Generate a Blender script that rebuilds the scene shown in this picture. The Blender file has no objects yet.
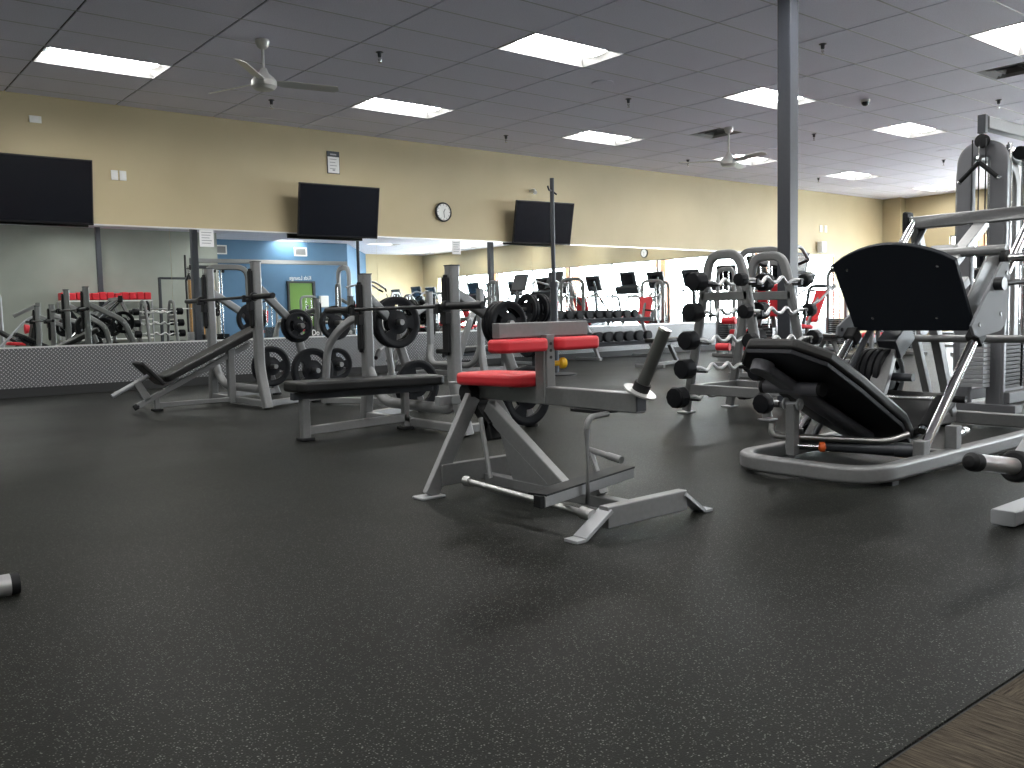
import bpy, bmesh, math, random
from mathutils import Vector as V, Matrix
R = math.radians
rnd = random.Random(7)
scn = bpy.context.scene
C = scn.collection
HC = 3.543            # ceiling height
D = 11.755            # mirror wall
XR = 22.2             # window wall

# ------------------------------------------------------------------ materials
def nmat(name):
    m = bpy.data.materials.new(name); m.use_nodes = True
    nt = m.node_tree; b = nt.nodes['Principled BSDF']
    return m, nt, b
def mat(name, col, rough=.5, metal=0., spec=.5, noise=0., nscale=30., bump=0., coat=0.):
    m, nt, b = nmat(name)
    b.inputs['Base Color'].default_value = (*col, 1)
    b.inputs['Roughness'].default_value = rough
    b.inputs['Metallic'].default_value = metal
    b.inputs['Specular IOR Level'].default_value = spec
    b.inputs['Coat Weight'].default_value = coat
    if noise or bump:
        tc = nt.nodes.new('ShaderNodeTexCoord'); n = nt.nodes.new('ShaderNodeTexNoise')
        n.inputs['Scale'].default_value = nscale; n.inputs['Detail'].default_value = 4
        nt.links.new(tc.outputs['Object'], n.inputs['Vector'])
        if noise:
            r = nt.nodes.new('ShaderNodeMapRange'); r.inputs[1].default_value = .3; r.inputs[2].default_value = .7
            r.inputs[3].default_value = 1 - noise; r.inputs[4].default_value = 1 + noise
            nt.links.new(n.outputs['Fac'], r.inputs[0])
            mx = nt.nodes.new('ShaderNodeVectorMath'); mx.operation = 'SCALE'
            mx.inputs[0].default_value = col; nt.links.new(r.outputs[0], mx.inputs['Scale'])
            nt.links.new(mx.outputs[0], b.inputs['Base Color'])
        if bump:
            bp = nt.nodes.new('ShaderNodeBump'); bp.inputs['Strength'].default_value = bump; bp.inputs['Distance'].default_value = .004
            nt.links.new(n.outputs['Fac'], bp.inputs['Height']); nt.links.new(bp.outputs[0], b.inputs['Normal'])
    return m
def emis(name, col, s):
    m, nt, b = nmat(name)
    b.inputs['Base Color'].default_value = (.8, .8, .8, 1)
    b.inputs['Emission Color'].default_value = (*col, 1); b.inputs['Emission Strength'].default_value = s
    return m
MT = {}
MT['frame'] = mat('silver_grey_powder_coat', (.235, .24, .245), .38, .35, .5, .05, 60)
MT['frame_dark'] = mat('dark_grey_powder_coat', (.055, .06, .07), .4, .3)
MT['frame_light'] = mat('pale_silver_paint', (.38, .395, .415), .35, .3)
MT['spine'] = mat('charcoal_satin_paint', (.11, .112, .13), .45)
MT['tower'] = mat('mid_grey_powder_coat', (.17, .175, .19), .4, .3)
MT['silver'] = mat('bright_satin_steel', (.62, .62, .63), .32, .75)
MT['cardio'] = mat('graphite_cardio_shell', (.07, .075, .085), .45, .2)
MT['sideplate'] = mat('pale_grey_satin_plate', (.17, .18, .20), .6)
MT['pegmetal'] = mat('dark_worn_steel', (.12, .125, .12), .4, .6)
MT['chrome'] = mat('polished_steel', (.75, .75, .76), .16, 1)
MT['steel'] = mat('brushed_steel', (.5, .5, .5), .35, 1, noise=.05, nscale=80)
MT['black'] = mat('black_rubber', (.008, .0085, .010), .6, spec=.3, noise=.15, nscale=50)
MT['iron'] = mat('black_urethane', (.0055, .0062, .0085), .5, spec=.22, noise=.1, nscale=40)
MT['blackmetal'] = mat('black_oxide_steel', (.02, .021, .024), .38, .3)
MT['vinyl'] = mat('black_vinyl', (.0095, .0098, .0105), .42, spec=.4, bump=.12, nscale=260)
MT['board'] = mat('textured_black_board', (.0085, .012, .0185), .6, spec=.3, bump=.3, nscale=300)
MT['shell'] = mat('dark_plastic_back_shell', (.007, .0085, .013), .5, spec=.3)
MT['red'] = mat('red_vinyl', (.62, .028, .04), .42, noise=.06, nscale=8, bump=.12, nscale_=0) if False else mat('red_vinyl', (.70, .032, .045), .42, bump=.1, nscale=240)
MT['redball'] = mat('red_foam', (.6, .015, .03), .6)
MT['yellow'] = mat('yellow_plastic', (.85, .5, .02), .35)
MT['orange'] = mat('orange_plastic', (.75, .12, .02), .35)
MT['white'] = mat('white_plastic', (.78, .78, .76), .4)
MT['paper'] = mat('white_paper', (.8, .8, .8), .7)
MT['ink'] = mat('black_ink', (.03, .03, .03), .7)
MT['greyink'] = mat('grey_ink', (.35, .35, .37), .7)
MT['plate'] = mat('bright_zinc', (.82, .82, .82), .25, .6)
MT['tv'] = mat('switched_off_screen', (.006, .007, .011), .18)
MT['tvframe'] = mat('black_gloss_plastic', (.008, .008, .01), .3)
MT['column'] = mat('charcoal_column_paint', (.055, .06, .074), .38, noise=.05)
MT['fan'] = mat('white_fan_enamel', (.6, .6, .58), .3, .2)
MT['grille'] = mat('vent_grille_metal', (.12, .12, .12), .5, .2)
MT['tbar'] = mat('ceiling_grid_white_steel', (.42, .42, .44), .5, .2)
MT['tbar_dark'] = mat('ceiling_reveal_shadow_metal', (.06, .06, .065), .7)
MT['trimwhite'] = mat('aluminium_channel', (.8, .8, .8), .3, .5)
MT['blackbase'] = mat('black_vinyl_base', (.02, .021, .022), .6)
MT['blue'] = mat('blue_wall_paint', (.075, .175, .30), .6, noise=.03, nscale=3)
MT['grey'] = mat('grey_wall_paint', (.295, .315, .285), .7, noise=.04, nscale=2)
MT['green'] = mat('green_door_paint', (.12, .26, .03), .5)
MT['wood'] = mat('tan_wood_panel', (.48, .26, .08), .5, noise=.1)
MT['brick'] = mat('orange_brick', (.30, .13, .08), .8, noise=.2, nscale=14)
MT['alu'] = mat('window_aluminium', (.3, .31, .32), .4, .5)
MT['asphalt'] = mat('pale_concrete', (.5, .5, .48), .9)
MT['label'] = mat('white_lettering', (.9, .9, .9), .5)
MT['diffuser'] = emis('lit_diffuser', (1., .985, .95), 12.)
MT['troffer'] = mat('white_troffer_enamel', (.3, .3, .3), .7)
MT['screen'] = mat('console_grey_plastic', (.02, .022, .026), .4)

def tan_wall():
    m, nt, b = nmat('tan_wall_paint')
    tc = nt.nodes.new('ShaderNodeTexCoord')
    n = nt.nodes.new('ShaderNodeTexNoise'); n.inputs['Scale'].default_value = 1.2; n.inputs['Detail'].default_value = 5
    n2 = nt.nodes.new('ShaderNodeTexNoise'); n2.inputs['Scale'].default_value = 120
    nt.links.new(tc.outputs['Object'], n.inputs['Vector']); nt.links.new(tc.outputs['Object'], n2.inputs['Vector'])
    cr = nt.nodes.new('ShaderNodeValToRGB')
    cr.color_ramp.elements[0].position = .3; cr.color_ramp.elements[0].color = (.46, .385, .235, 1)
    cr.color_ramp.elements[1].position = .7; cr.color_ramp.elements[1].color = (.51, .43, .27, 1)
    nt.links.new(n.outputs['Fac'], cr.inputs[0]); nt.links.new(cr.outputs[0], b.inputs['Base Color'])
    bp = nt.nodes.new('ShaderNodeBump'); bp.inputs['Strength'].default_value = .08; bp.inputs['Distance'].default_value = .003
    nt.links.new(n2.outputs['Fac'], bp.inputs['Height']); nt.links.new(bp.outputs[0], b.inputs['Normal'])
    b.inputs['Roughness'].default_value = .6
    return m
MT['tan'] = tan_wall()

def rubber_floor():
    m, nt, b = nmat('speckled_black_rubber')
    L = nt.links.new
    tc = nt.nodes.new('ShaderNodeTexCoord')
    def specks(scale, thr, keep):
        v = nt.nodes.new('ShaderNodeTexVoronoi'); v.inputs['Scale'].default_value = scale
        v.inputs['Randomness'].default_value = 1
        L(tc.outputs['Object'], v.inputs['Vector'])
        lt = nt.nodes.new('ShaderNodeMapRange'); lt.inputs[1].default_value = thr * .65; lt.inputs[2].default_value = thr
        lt.inputs[3].default_value = 1; lt.inputs[4].default_value = 0
        L(v.outputs['Distance'], lt.inputs[0])
        sp = nt.nodes.new('ShaderNodeSeparateColor'); L(v.outputs['Color'], sp.inputs[0])
        k = nt.nodes.new('ShaderNodeMapRange'); k.inputs[1].default_value = keep; k.inputs[2].default_value = 1.
        k.inputs[3].default_value = 0; k.inputs[4].default_value = 1; L(sp.outputs[0], k.inputs[0])
        mu = nt.nodes.new('ShaderNodeMath'); mu.operation = 'MULTIPLY'; L(lt.outputs[0], mu.inputs[0]); L(k.outputs[0], mu.inputs[1])
        return mu.outputs[0]
    a = specks(175, .36, .42); c = specks(75, .20, .50)
    ad = nt.nodes.new('ShaderNodeMath'); ad.operation = 'ADD'; ad.use_clamp = True; L(a, ad.inputs[0]); L(c, ad.inputs[1])
    n = nt.nodes.new('ShaderNodeTexNoise'); n.inputs['Scale'].default_value = .9; n.inputs['Detail'].default_value = 6
    L(tc.outputs['Object'], n.inputs['Vector'])
    base = nt.nodes.new('ShaderNodeValToRGB')
    base.color_ramp.elements[0].position = .3; base.color_ramp.elements[0].color = (.0088, .0094, .0083, 1)
    base.color_ramp.elements[1].position = .75; base.color_ramp.elements[1].color = (.0140, .0148, .0131, 1)
    L(n.outputs['Fac'], base.inputs[0])
    mx = nt.nodes.new('ShaderNodeMix'); mx.data_type = 'RGBA'
    L(ad.outputs[0], mx.inputs['Factor']); L(base.outputs[0], mx.inputs['A']); mx.inputs['B'].default_value = (.16, .168, .155, 1)
    L(mx.outputs['Result'], b.inputs['Base Color'])
    rr = nt.nodes.new('ShaderNodeMapRange'); rr.inputs[3].default_value = .34; rr.inputs[4].default_value = .5; L(n.outputs['Fac'], rr.inputs[0])
    L(rr.outputs[0], b.inputs['Roughness'])
    n3 = nt.nodes.new('ShaderNodeTexNoise'); n3.inputs['Scale'].default_value = 260; L(tc.outputs['Object'], n3.inputs['Vector'])
    bp = nt.nodes.new('ShaderNodeBump'); bp.inputs['Strength'].default_value = .25; bp.inputs['Distance'].default_value = .002
    L(n3.outputs['Fac'], bp.inputs['Height']); L(bp.outputs[0], b.inputs['Normal'])
    b.inputs['Specular IOR Level'].default_value = .06
    return m
MT['rubber'] = rubber_floor()

def carpet():
    m, nt, b = nmat('striped_brown_carpet')
    L = nt.links.new
    tc = nt.nodes.new('ShaderNodeTexCoord')
    # half metre tiles, every second one turned a quarter
    sc = nt.nodes.new('ShaderNodeVectorMath'); sc.operation = 'SCALE'; sc.inputs['Scale'].default_value = 2.
    L(tc.outputs['Object'], sc.inputs[0])
    ck = nt.nodes.new('ShaderNodeTexChecker'); ck.inputs['Scale'].default_value = 1.
    L(sc.outputs[0], ck.inputs['Vector'])
    def stripes(vec):
        mp = nt.nodes.new('ShaderNodeMapping'); mp.inputs['Scale'].default_value = vec; L(tc.outputs['Object'], mp.inputs[0])
        n = nt.nodes.new('ShaderNodeTexNoise'); n.inputs['Scale'].default_value = 1; n.inputs['Detail'].default_value = 6; n.inputs['Roughness'].default_value = .7
        L(mp.outputs[0], n.inputs['Vector']); return n.outputs['Fac']
    s1 = stripes((9, 130, 1)); s2 = stripes((130, 9, 1))
    mx = nt.nodes.new('ShaderNodeMix'); L(ck.outputs['Fac'], mx.inputs['Factor']); L(s1, mx.inputs['A']); L(s2, mx.inputs['B'])
    cr = nt.nodes.new('ShaderNodeValToRGB')
    cr.color_ramp.elements[0].position = .36; cr.color_ramp.elements[0].color = (.017, .014, .011, 1)
    cr.color_ramp.elements[1].position = .66; cr.color_ramp.elements[1].color = (.105, .087, .064, 1)
    L(mx.outputs['Result'], cr.inputs[0]); L(cr.outputs[0], b.inputs['Base Color'])
    b.inputs['Roughness'].default_value = .95; b.inputs['Specular IOR Level'].default_value = .1
    bp = nt.nodes.new('ShaderNodeBump'); bp.inputs['Strength'].default_value = .5; bp.inputs['Distance'].default_value = .004
    L(mx.outputs['Result'], bp.inputs['Height']); L(bp.outputs[0], b.inputs['Normal'])
    return m
MT['carpet'] = carpet()

def tile_mat():
    m, nt, b = nmat('grey_ceiling_tile')
    L = nt.links.new
    tc = nt.nodes.new('ShaderNodeTexCoord'); n = nt.nodes.new('ShaderNodeTexNoise'); n.inputs['Scale'].default_value = 90; n.inputs['Detail'].default_value = 5
    L(tc.outputs['Object'], n.inputs['Vector'])
    cr = nt.nodes.new('ShaderNodeValToRGB')
    cr.color_ramp.elements[0].position = .35; cr.color_ramp.elements[0].color = (.67, .66, .77, 1)
    cr.color_ramp.elements[1].position = .6; cr.color_ramp.elements[1].color = (.75, .74, .86, 1)
    L(n.outputs['Fac'], cr.inputs[0]); L(cr.outputs[0], b.inputs['Base Color']); b.inputs['Roughness'].default_value = .7
    return m
MT['tile'] = tile_mat()

def diamond():
    m, nt, b = nmat('diamond_tread_plate')
    L = nt.links.new
    tc = nt.nodes.new('ShaderNodeTexCoord'); sp = nt.nodes.new('ShaderNodeSeparateXYZ'); L(tc.outputs['Object'], sp.inputs[0])
    def mth(op, a, c=None):
        n = nt.nodes.new('ShaderNodeMath'); n.operation = op
        for i, v in enumerate((a, c)):
            if v is None: continue
            if isinstance(v, (int, float)): n.inputs[i].default_value = v
            else: L(v, n.inputs[i])
        return n.outputs[0]
    p = .047
    def lug(sgn, ox):
        x = mth('ADD', mth('DIVIDE', sp.outputs[0], p), ox); z = mth('ADD', mth('DIVIDE', sp.outputs[2], p), ox)
        fx = mth('SUBTRACT', mth('FRACT', mth('ADD', x, 400.)), .5); fz = mth('SUBTRACT', mth('FRACT', mth('ADD', z, 400.)), .5)
        a = mth('ABSOLUTE', mth('ADD', fx, mth('MULTIPLY', fz, sgn))); c = mth('ABSOLUTE', mth('SUBTRACT', fx, mth('MULTIPLY', fz, sgn)))
        d = mth('ADD', mth('MULTIPLY', a, 2.1), mth('MULTIPLY', c, 6.))
        mr = nt.nodes.new('ShaderNodeMapRange'); mr.inputs[1].default_value = .7; mr.inputs[2].default_value = 1.15
        mr.inputs[3].default_value = 1; mr.inputs[4].default_value = 0; L(d, mr.inputs[0]); return mr.outputs[0]
    h = mth('MAXIMUM', lug(1., 0.), lug(-1., .5))
    bp = nt.nodes.new('ShaderNodeBump'); bp.inputs['Strength'].default_value = 1.; bp.inputs['Distance'].default_value = .006
    L(h, bp.inputs['Height']); L(bp.outputs[0], b.inputs['Normal'])
    dm = nt.nodes.new('ShaderNodeMix'); dm.data_type = 'RGBA'; dm.inputs['A'].default_value = (.17, .175, .18, 1); dm.inputs['B'].default_value = (.70, .71, .73, 1); L(h, dm.inputs['Factor']); L(dm.outputs['Result'], b.inputs['Base Color']); b.inputs['Metallic'].default_value = .75
    rg = nt.nodes.new('ShaderNodeMapRange'); rg.inputs[3].default_value = .5; rg.inputs[4].default_value = .36; L(h, rg.inputs[0]); L(rg.outputs[0], b.inputs['Roughness'])
    return m
MT['diamond'] = diamond()
def mirror_mat():
    m, nt, b = nmat('silvered_mirror_glass')
    b.inputs['Base Color'].default_value = (.80, .83, .81, 1); b.inputs['Metallic'].default_value = 1; b.inputs['Roughness'].default_value = 0.
    return m
MT['mirror'] = mirror_mat()
def glass():
    m = bpy.data.materials.new('window_glass'); m.use_nodes = True; nt = m.node_tree; nt.nodes.clear()
    o = nt.nodes.new('ShaderNodeOutputMaterial'); mx = nt.nodes.new('ShaderNodeMixShader'); t = nt.nodes.new('ShaderNodeBsdfTransparent'); g = nt.nodes.new('ShaderNodeBsdfGlossy')
    g.inputs['Roughness'].default_value = 0.; t.inputs[0].default_value = (.93, .96, .97, 1); mx.inputs[0].default_value = .05
    nt.links.new(t.outputs[0], mx.inputs[1]); nt.links.new(g.outputs[0], mx.inputs[2]); nt.links.new(mx.outputs[0], o.inputs[0]); return m
MT['glass'] = glass()

# ------------------------------------------------------------------ mesh builder
def fillet(pts, r, n=5):
    pts = [V(p) for p in pts]; out = [pts[0]]
    for i in range(1, len(pts) - 1):
        a, b, c = pts[i-1], pts[i], pts[i+1]
        u = (a - b); v = (c - b); lu, lv = u.length, v.length; u.normalize(); v.normalize()
        rr = min(r, lu * .49, lv * .49)
        p0, p1 = b + u * rr, b + v * rr
        for k in range(n + 1):
            t = k / n; out.append((1-t)**2 * p0 + 2*t*(1-t) * b + t*t * p1)
    out.append(pts[-1]); return out
def circ(r, n=12, ry=None):
    ry = ry or r
    return [(r * math.cos(2*math.pi*k/n), ry * math.sin(2*math.pi*k/n)) for k in range(n)]
def rrect(w, h, c=None, n=3):
    c = min(w, h) * .11 if c is None else c
    out = []
    for qx, qy, a0 in ((1, 1, 0), (-1, 1, 90), (-1, -1, 180), (1, -1, 270)):
        for k in range(n + 1):
            a = R(a0 + 90 * k / n); out.append((qx * (w/2 - c) + c * math.cos(a), qy * (h/2 - c) + c * math.sin(a)))
    return out
class MB:
    def __init__(s, o=(0, 0, 0)): s.v = []; s.f = []; s.o = V(o); s.mi = []; s.cur = 0
    def add(s, vs, fs):
        b = len(s.v); s.v += [V(v) - s.o for v in vs]
        for f in fs: s.f.append([b + i for i in f]); s.mi.append(s.cur)
        return s
    def sweep(s, pts, sect, up=(0, 0, 1), closed=False):
        pts = [V(p) for p in pts]; n = len(pts); m = len(sect); up = V(up); vs = []
        for i, p in enumerate(pts):
            if closed: d = (pts[(i+1) % n] - pts[i-1])
            elif i == 0: d = pts[1] - p
            elif i == n-1: d = p - pts[-2]
            else: d = (pts[i+1] - p).normalized() + (p - pts[i-1]).normalized()
            d.normalize()
            side = d.cross(up)
            if side.length < 1e-3: side = d.cross(V((1, 0, 0)) if abs(d.x) < .9 else V((0, 1, 0)))
            side.normalize(); u2 = side.cross(d)
            k = 1.
            for (a, b) in sect: vs.append(p + side * a + u2 * b)
        fs = []
        for i in range(n if closed else n-1):
            j = (i+1) % n
            for k in range(m): fs.append((i*m+k, i*m+(k+1) % m, j*m+(k+1) % m, j*m+k))
        if not closed: fs.append(tuple(range(m))); fs.append(tuple((n-1)*m + k for k in range(m-1, -1, -1)))
        return s.add(vs, fs)
    def beam(s, a, b, w, h, up=(0, 0, 1), c=None): return s.sweep([a, b], rrect(w, h, c, 2), up)
    def tube(s, pts, r, n=12, fl=0, up=(0, 0, 1)):
        return s.sweep(fillet(pts, fl) if fl else pts, circ(r, n), up)
    def cyl(s, a, b, r, r2=None, n=20):
        a, b = V(a), V(b); d = (b-a).normalized(); r2 = r if r2 is None else r2
        t = d.cross(V((0, 0, 1)));
        if t.length < 1e-3: t = V((1, 0, 0))
        t.normalize(); q = t.cross(d); vs = []
        for p, rr in ((a, r), (b, r2)):
            for k in range(n):
                an = 2*math.pi*k/n; vs.append(p + t*rr*math.cos(an) + q*rr*math.sin(an))
        fs = [(k, (k+1) % n, n+(k+1) % n, n+k) for k in range(n)] + [tuple(range(n-1, -1, -1)), tuple(range(n, 2*n))]
        return s.add(vs, fs)
    def lathe(s, c, axis, prof, n=28):
        c = V(c); d = V(axis).normalized(); t = d.cross(V((0, 0, 1)))
        if t.length < 1e-3: t = V((1, 0, 0))
        t.normalize(); q = t.cross(d); vs = []; m = len(prof)
        for (r, h) in prof:
            for k in range(n):
                an = 2*math.pi*k/n; vs.append(c + d*h + t*r*math.cos(an) + q*r*math.sin(an))
        fs = []
        for i in range(m-1):
            for k in range(n): fs.append((i*n+k, (i+1)*n+k, (i+1)*n+(k+1) % n, i*n+(k+1) % n))
        fs.append(tuple(range(n))); fs.append(tuple((m-1)*n+k for k in range(n-1, -1, -1)))
        return s.add(vs, fs)
    def box(s, c, sz, M=None):
        c = V(c); hx, hy, hz = sz[0]/2, sz[1]/2, sz[2]/2
        vs = [V((x, y, z)) for x in (-hx, hx) for y in (-hy, hy) for z in (-hz, hz)]
        vs = [c + (M @ v if M else v) for v in vs]
        return s.add(vs, [(0, 1, 3, 2), (4, 6, 7, 5), (0, 4, 5, 1), (2, 3, 7, 6), (0, 2, 6, 4), (1, 5, 7, 3)])
    def bx(s, x0, x1, y0, y1, z0, z1): return s.box(((x0+x1)/2, (y0+y1)/2, (z0+z1)/2), (x1-x0, y1-y0, z1-z0))
    def prism(s, out, n, depth):
        """closed outline (3-D points, coplanar) extruded along n by depth"""
        out = [V(p) for p in out]; n = V(n).normalized() * depth; m = len(out)
        vs = out + [p + n for p in out]
        return s.add(vs, [tuple(range(m-1, -1, -1)), tuple(range(m, 2*m))] + [(k, (k+1) % m, m+(k+1) % m, m+k) for k in range(m)])
    def slab(s, a, b, w, th, up=(0, 0, 1), corner=.05, n=4):
        """cushion board from a to b, width w, thickness th under the line a-b"""
        a, b = V(a), V(b); d = (b-a); L = d.length; d.normalize(); side = d.cross(V(up)).normalized(); nn = side.cross(d)
        o = []
        for qx, qy, a0 in ((1, 1, 0), (-1, 1, 90), (-1, -1, 180), (1, -1, 270)):
            for k in range(n+1):
                an = R(a0 + 90*k/n); o.append((qx*(L/2-corner)+corner*math.cos(an), qy*(w/2-corner)+corner*math.sin(an)))
        mid = (a+b)/2
        return s.prism([mid + d*x + side*y for x, y in o], -nn, th)
    def build(s, name, m, parent=None, bevel=0., seg=2, smooth=True, loc=None):
        me = bpy.data.meshes.new(name)
        me.from_pydata([tuple(v) for v in s.v], [], s.f)
        ms = m if isinstance(m, (list, tuple)) else [m]
        for k in ms: me.materials.append(MT[k])
        if len(ms) > 1:
            for p, i in zip(me.polygons, s.mi): p.material_index = i
        bm = bmesh.new(); bm.from_mesh(me); bmesh.ops.recalc_face_normals(bm, faces=bm.faces)
        if smooth:
            for f in bm.faces: f.smooth = True
            for e in bm.edges:
                if len(e.link_faces) != 2 or e.calc_face_angle(0) > R(32): e.smooth = False
        bm.to_mesh(me); bm.free()
        o = bpy.data.objects.new(name, me); C.objects.link(o)
        if parent is not None: o.parent = parent
        o.location = loc if loc is not None else ((s.o.x, s.o.y, s.o.z) if parent is None else (0, 0, 0))
        if bevel:
            b = o.modifiers.new('bevel', 'BEVEL'); b.width = bevel; b.segments = seg; b.limit_method = 'ANGLE'; b.angle_limit = R(40)
        if smooth:
            wn = o.modifiers.new('normals', 'WEIGHTED_NORMAL'); wn.keep_sharp = True; wn.weight = 90
        return o
def thing(name, label, cat, loc=(0, 0, 0), rz=0., group=None):
    o = bpy.data.objects.new(name, None); C.objects.link(o); o.location = loc; o.rotation_euler.z = rz
    o.empty_display_size = .1
    return tag(o, label, cat, group)
def tag(o, label, cat, group=None):
    o['label'] = label; o['category'] = cat
    if group: o['group'] = group
    return o
def struct(o): o['kind'] = 'structure'; return o
def dup(root, loc, rz=0., label=None, group=None, rot=None):
    r = root.copy(); C.objects.link(r); r.location = loc
    if rot is not None: r.rotation_euler = rot
    else: r.rotation_euler.z = rz
    if label: r['label'] = label
    if group: r['group'] = group
    for ch in list(root.children):
        c = ch.copy(); C.objects.link(c); c.parent = r
        for g in list(ch.children):
            d = g.copy(); C.objects.link(d); d.parent = c
    return r
def text(name, s, size, m, loc, rot, ext=.002, parent=None, align='LEFT'):
    cu = bpy.data.curves.new(name, 'FONT'); cu.body = s; cu.size = size; cu.extrude = ext; cu.align_x = align; cu.resolution_u = 3
    o = bpy.data.objects.new(name, cu); C.objects.link(o)
    dg = bpy.context.evaluated_depsgraph_get(); me = bpy.data.meshes.new_from_object(o.evaluated_get(dg))
    bpy.data.objects.remove(o); o = bpy.data.objects.new(name, me); C.objects.link(o); me.materials.clear(); me.materials.append(MT[m])
    o.location = loc; o.rotation_euler = rot
    if parent: o.parent = parent
    return o
ORD = ['first', 'second', 'third', 'fourth', 'fifth', 'sixth', 'seventh', 'eighth', 'ninth', 'tenth', 'eleventh', 'twelfth', 'thirteenth', 'fourteenth', 'fifteenth', 'sixteenth']

# ------------------------------------------------------------------ room shell
XL = -4.0; YC = .81
struct(MB().bx(XL, XR, YC, D, -.1, 0).build('floor', 'rubber', smooth=False))
struct(MB().bx(XL, XR, -10, YC-.006, -.1, -.004).build('floor_carpet', 'carpet', smooth=False))
struct(MB().bx(XL, XR, YC-.006, YC, -.1, -.006).build('trim_1', 'blackbase', smooth=False))
struct(MB().bx(XL, XR+.3, D, D+.2, 0, HC+.1).build('wall_back', 'tan', smooth=False))
struct(MB().bx(XL-.2, XL, -10, D+.2, 0, HC+.1).build('wall_left', 'grey', smooth=False))
struct(MB().bx(XL, 10.4, -3.8, -3.6, 0, HC+.1).build('wall_front', 'grey', smooth=False))
struct(MB().bx(10.2, 10.4, -5.6, -3.8, 0, HC+.1).build('wall_return', 'grey', smooth=False))
struct(MB().bx(10.2, 16.0, -5.8, -5.6, 0, HC+.1).build('wall_blue', 'blue', smooth=False))
struct(MB().prism([(16, -5.6, 0), (19.3, -10, 0), (19.1, -10.1, 0), (15.8, -5.8, 0)], (0, 0, 1), HC+.1).build('wall_slanted', 'blue', smooth=False))
struct(MB().bx(19.1, XR+.3, -10.2, -10, 0, HC+.1).build('wall_yellow', 'tan', smooth=False))
# window wall: sill, header, end piers
w = MB()
w.bx(XR, XR+.25, -10, D, 0, .25); w.bx(XR, XR+.25, -10, D, 2.52, HC+.1)
w.bx(XR, XR+.25, -10, -8.9, .25, 2.52); w.bx(XR, XR+.25, 10.2, D, .25, 2.52)
struct(w.build('wall_right', 'tan', smooth=False))
struct(MB().bx(XR-.3, XR, 11.3, D, 0, HC).build('trim_2', 'tan', smooth=False))
NW = 9; y0w, y1w = -8.9, 10.2; step = (y1w-y0w)/NW
for i in range(NW):
    a, b = y0w + i*step, y0w + (i+1)*step
    fr = MB(); t = .035
    fr.bx(XR+.05, XR+.12, a, a+t, .25, 2.52).bx(XR+.05, XR+.12, b-t, b, .25, 2.52).bx(XR+.05, XR+.12, a+t, b-t, 2.52-t, 2.52).bx(XR+.05, XR+.12, a+t, b-t, .25, .25+t)
    fo = struct(fr.build('window_%d' % (i+1), 'alu', smooth=False))
    g = MB().bx(XR+.08, XR+.086, a+t, b-t, .25+t, 2.52-t).build('pane', 'glass', fo, smooth=False)
# outside ground and brick columns of the storefront
struct(MB().bx(XR+.25, XR+14, -16, 18, -.15, -.05).build('ground', 'asphalt', smooth=False))
for i, y in enumerate((-6.2, -1.5, 3.1, 7.0, 9.75)):
    b = MB((XR+1.2, y, -.05)); b.bx(XR+1.0, XR+1.4, y-.22, y+.22, -.05, 2.9); b.bx(XR+.95, XR+1.45, y-.27, y+.27, -.05, .5); b.bx(XR+.95, XR+1.45, y-.27, y+.27, 2.75, 2.9)
    tag(b.build('brick_column', 'brick', bevel=.01), ['orange brick column outside the windows, farthest from the mirror wall', 'orange brick column outside windows, second farthest from the mirror wall', 'orange brick column outside the middle of the window wall', 'orange brick column outside windows, second nearest the mirror wall', 'orange brick column outside windows, nearest to the mirror wall'][i], 'column', 'brick columns outside the windows')

# ceiling tiles with holes for the lights and vents
GX0 = 2.108; T = 1.2192; GY0 = D - 1.482
LIGHTS = []
for i in range(-3, 17, 3):
    for k in range(0, 33, 5):
        LIGHTS.append((i, k))
def inside(x, y):
    if x < XL or x > XR or y > D: return False
    if x < 10.4: return y > -3.6
    if x < 16: return y > -5.6
    if x < 19.2: return y > -5.6 - (x-16)*1.35
    return y > -10
LIGHTS = [(i, k) for (i, k) in LIGHTS if inside(GX0+i*T, GY0-(k+1)*T/2) and inside(GX0+(i+1)*T, GY0-(k+1)*T/2)]
VENTS = [(7, 2), (7, 9)]
cl = MB()
holes = set(LIGHTS) | set(VENTS)
for i in range(-6, 18):
    for k in range(-4, 40):
        x0, x1 = GX0+i*T, GX0+(i+1)*T; y1, y0 = GY0-k*T/2, GY0-(k+1)*T/2
        x0c, x1c = max(x0, XL), min(x1, XR+.2); y0c, y1c = max(y0, -10.1), min(y1, D+.1)
        if x1c-x0c < .03 or y1c-y0c < .03: continue
        if (i, k) in holes: continue
        g = .011
        cl.cur = 0
        cl.add([(x0c+g, y0c+.006, HC), (x1c-g, y0c+.006, HC), (x1c-g, y1c-.006, HC), (x0c+g, y1c-.006, HC),
                (x0c+g, y0c+.006, HC+.02), (x1c-g, y0c+.006, HC+.02), (x1c-g, y1c-.006, HC+.02), (x0c+g, y1c-.006, HC+.02)],
               [(0, 1, 2, 3), (0, 4, 5, 1), (1, 5, 6, 2), (2, 6, 7, 3), (3, 7, 4, 0)])
cl.cur = 1
for i in range(-5, 18):
    x = GX0+i*T
    for k in range(-4, 40):
        ya, yb = GY0-(k+1)*T/2, GY0-k*T/2
        cl.add([(x-.014, max(ya, -10), HC+.012), (x+.014, max(ya, -10), HC+.012), (x+.014, min(yb, D), HC+.012), (x-.014, min(yb, D), HC+.012)], [(0, 1, 2, 3)]) if yb > -10 and ya < D else None
cl.cur = 2
for k in range(-2, 37):
    y = GY0-k*T/2
    if -10 < y < D: cl.bx(XL, XR, y-.008, y+.008, HC-.002, HC+.018)
cl.cur = 3
cl.bx(XL-.2, XR+.3, -10.2, D+.2, HC+.28, HC+.34)
struct(cl.build('ceiling', ['tile', 'tbar_dark', 'tbar', 'grey'], smooth=False))

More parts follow.
